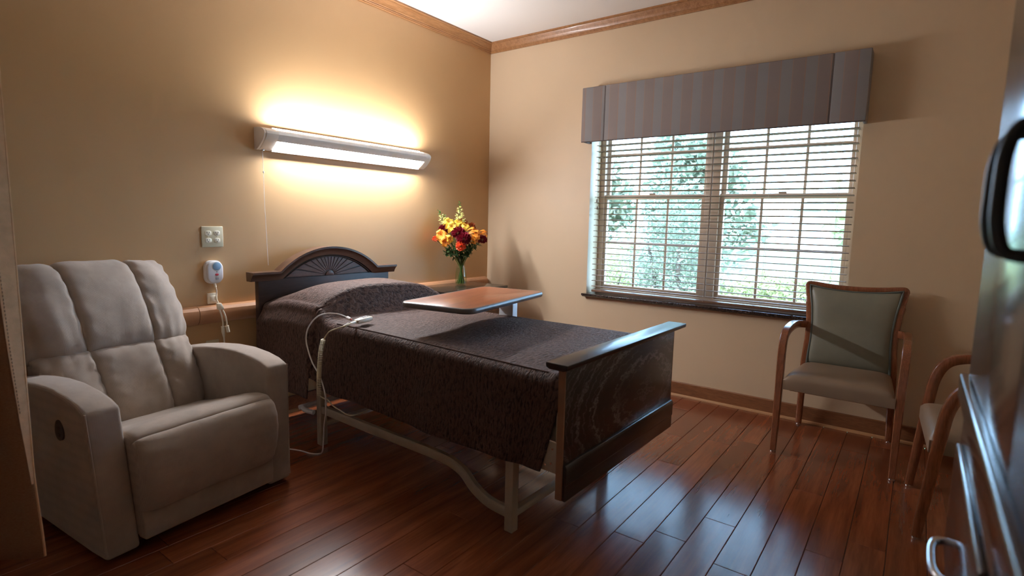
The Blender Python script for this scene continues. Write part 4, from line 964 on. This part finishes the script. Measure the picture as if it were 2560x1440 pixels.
# ------------------------------------------------------------------ wardrobe
WY = -3.215; WX0, WX1 = -3.68, -2.588; WXM = -3.134
wd = thing('wardrobe', 'dark glossy mahogany wardrobe with drawers at the right edge', 'wardrobe', (-3.134, -3.54, 0))
MB().box(WX0, WX1, Y0 + .025, WY - .022, .08, 2.12).build('body', 'wardrobe', wd, bevel=.003)
MB().box(WX0 + .01, WX1 - .01, Y0 + .03, WY - .05, 0, .08).build('plinth', 'wardrobe', wd)
MB().box(WX0, WX1, WY - .022, WY + .012, .935, .978).build('rail', 'wardrobe', wd, bevel=.005, seg=3)
def vpull(x, zc_, par, mat, h_=.062, dep=.036):
    p = catmull([(x, WY, zc_ + h_), (x, WY + dep * .75, zc_ + h_ - .004), (x, WY + dep, zc_ + h_ * .55), (x, WY + dep * 1.04, zc_), (x, WY + dep, zc_ - h_ * .55), (x, WY + dep * .75, zc_ - h_ + .004), (x, WY, zc_ - h_)], 6)
    MB().tube(p, .0052, sec=[(a * 1.1, b) for a, b in RSEC], up=(1, 0, 0)).build('pull', mat, par, ang=60)
def hpull(xc, z_, par, mat, h_=.064, dep=.036):
    p = catmull([(xc + h_, WY, z_), (xc + h_ - .004, WY + dep * .75, z_), (xc + h_ * .55, WY + dep, z_), (xc, WY + dep * 1.04, z_), (xc - h_ * .55, WY + dep, z_), (xc - h_ + .004, WY + dep * .75, z_), (xc - h_, WY, z_)], 6)
    MB().tube(p, .0050, sec=RSEC, up=(0, 0, 1)).build('pull', mat, par, ang=60)
for (a, b, hx_) in ((WXM + .0015, WX1 - .022, WXM + .045), (WX0, WXM - .0015, WXM - .045)):
    d = MB().box(a, b, WY - .022, WY, .980, 2.10).build('door', 'wardrobe', wd, bevel=.003)
    vpull(hx_, 1.272, d, 'black_metal')
    for i in range(3):
        z0 = .090 + i * .2725; dr = MB().box(a, b, WY - .022, WY, z0, z0 + .2685).build('drawer', 'wardrobe', wd, bevel=.004, seg=3)
        MB().box(a + .030, b - .030, WY - .002, WY + .009, z0 + .030, z0 + .2295).build('raised_panel', 'wardrobe', dr, bevel=.006, seg=3)
        hpull((a + b) / 2, z0 + .118, dr, 'chrome')
MB().box(WX1 - .020, WX1, WY - .022, WY - .001, .08, 2.12).build('side_stile', 'wardrobe', wd, bevel=.002)

# ------------------------------------------------------------------ cubicle curtain at the left
cu_t = thing('privacy_curtain', 'tan privacy curtain hanging at the left edge of the room', 'curtain', (-3.6, -1.08, .2))
EX, EY = -3.452, -1.100
HEMW = [(.2, .003), (.40, .006), (.62, .024), (.85, .040), (1.35, .062), (2.7, .09)]
def curtain_xy(s_, z_):
    """s_ metres from the free edge"""
    wz = interp(HEMW, z_)
    if s_ < wz: return Vector((EX - s_ * .93, EY - s_ * .36, 0))
    p = Vector((EX - wz * .93, EY - wz * .36, 0)); q = s_ - wz
    return p + Vector((-q * .86, .045 * (1 - math.cos(q * 21)) * .9 * (1 if q < 10 else 0) + q * .10, 0))
ZT = 2.68
def cfn(a, b):
    z_ = lerp(.205, ZT, b); p = curtain_xy(a * 1.25, z_); p.z = z_ + .006 * math.sin(a * 20) * (1 - b); p.x += .0 + (.010 * (1 - sm(.2, .5, z_)) if a < .1 else 0); return p
cpan = MB().sheet(cfn, 150, 50).build('curtain_panel', 'curtain', cu_t, ang=80)
mdc = cpan.modifiers.new('thickness', 'SOLIDIFY'); mdc.thickness = .002; mdc.offset = 0
b = MB()
zz = [lerp(.207, ZT, i / 60) for i in range(61)]
b.tube([(curtain_xy(.0, z_) + Vector((.010 * (1 - sm(.2, .5, z_)), 0, z_))) for z_ in zz], .0035, 6)
b.build('edge_hem', 'lit_curtain_hem', cu_t)
def hemfn(a, b):
    z_ = lerp(.44, ZT, b); wz = interp(HEMW, z_)
    p = curtain_xy(.001 + a * (wz - .002), z_); p.y -= .0025; p.z = z_; return p
MB().sheet(hemfn, 4, 50).build('hem_facing', 'lit_curtain_hem', cu_t)  # hem strip in the lighter, painted-light cloth colour
st = MB()
z_ = .66
while z_ < 2.6:
    wz = interp(HEMW, z_)
    p = curtain_xy(wz * .82, z_); q = curtain_xy(wz * .82, z_ + .006); st.tube([(p.x, p.y - .004, z_), (q.x, q.y - .004, z_ + .006)], .0009, 4); z_ += .0105
o = st.build('hem_stitching', 'stitch', cu_t, weld=False); o['kind'] = 'stuff'
MB().box(-5.0, -3.40, -1.11, -1.07, 2.70, 2.738).build('ceiling_track', 'white_paint', cu_t, bevel=.003)

for o in LOCALS + [g2]:
    if '_local' in o: del o['_local']
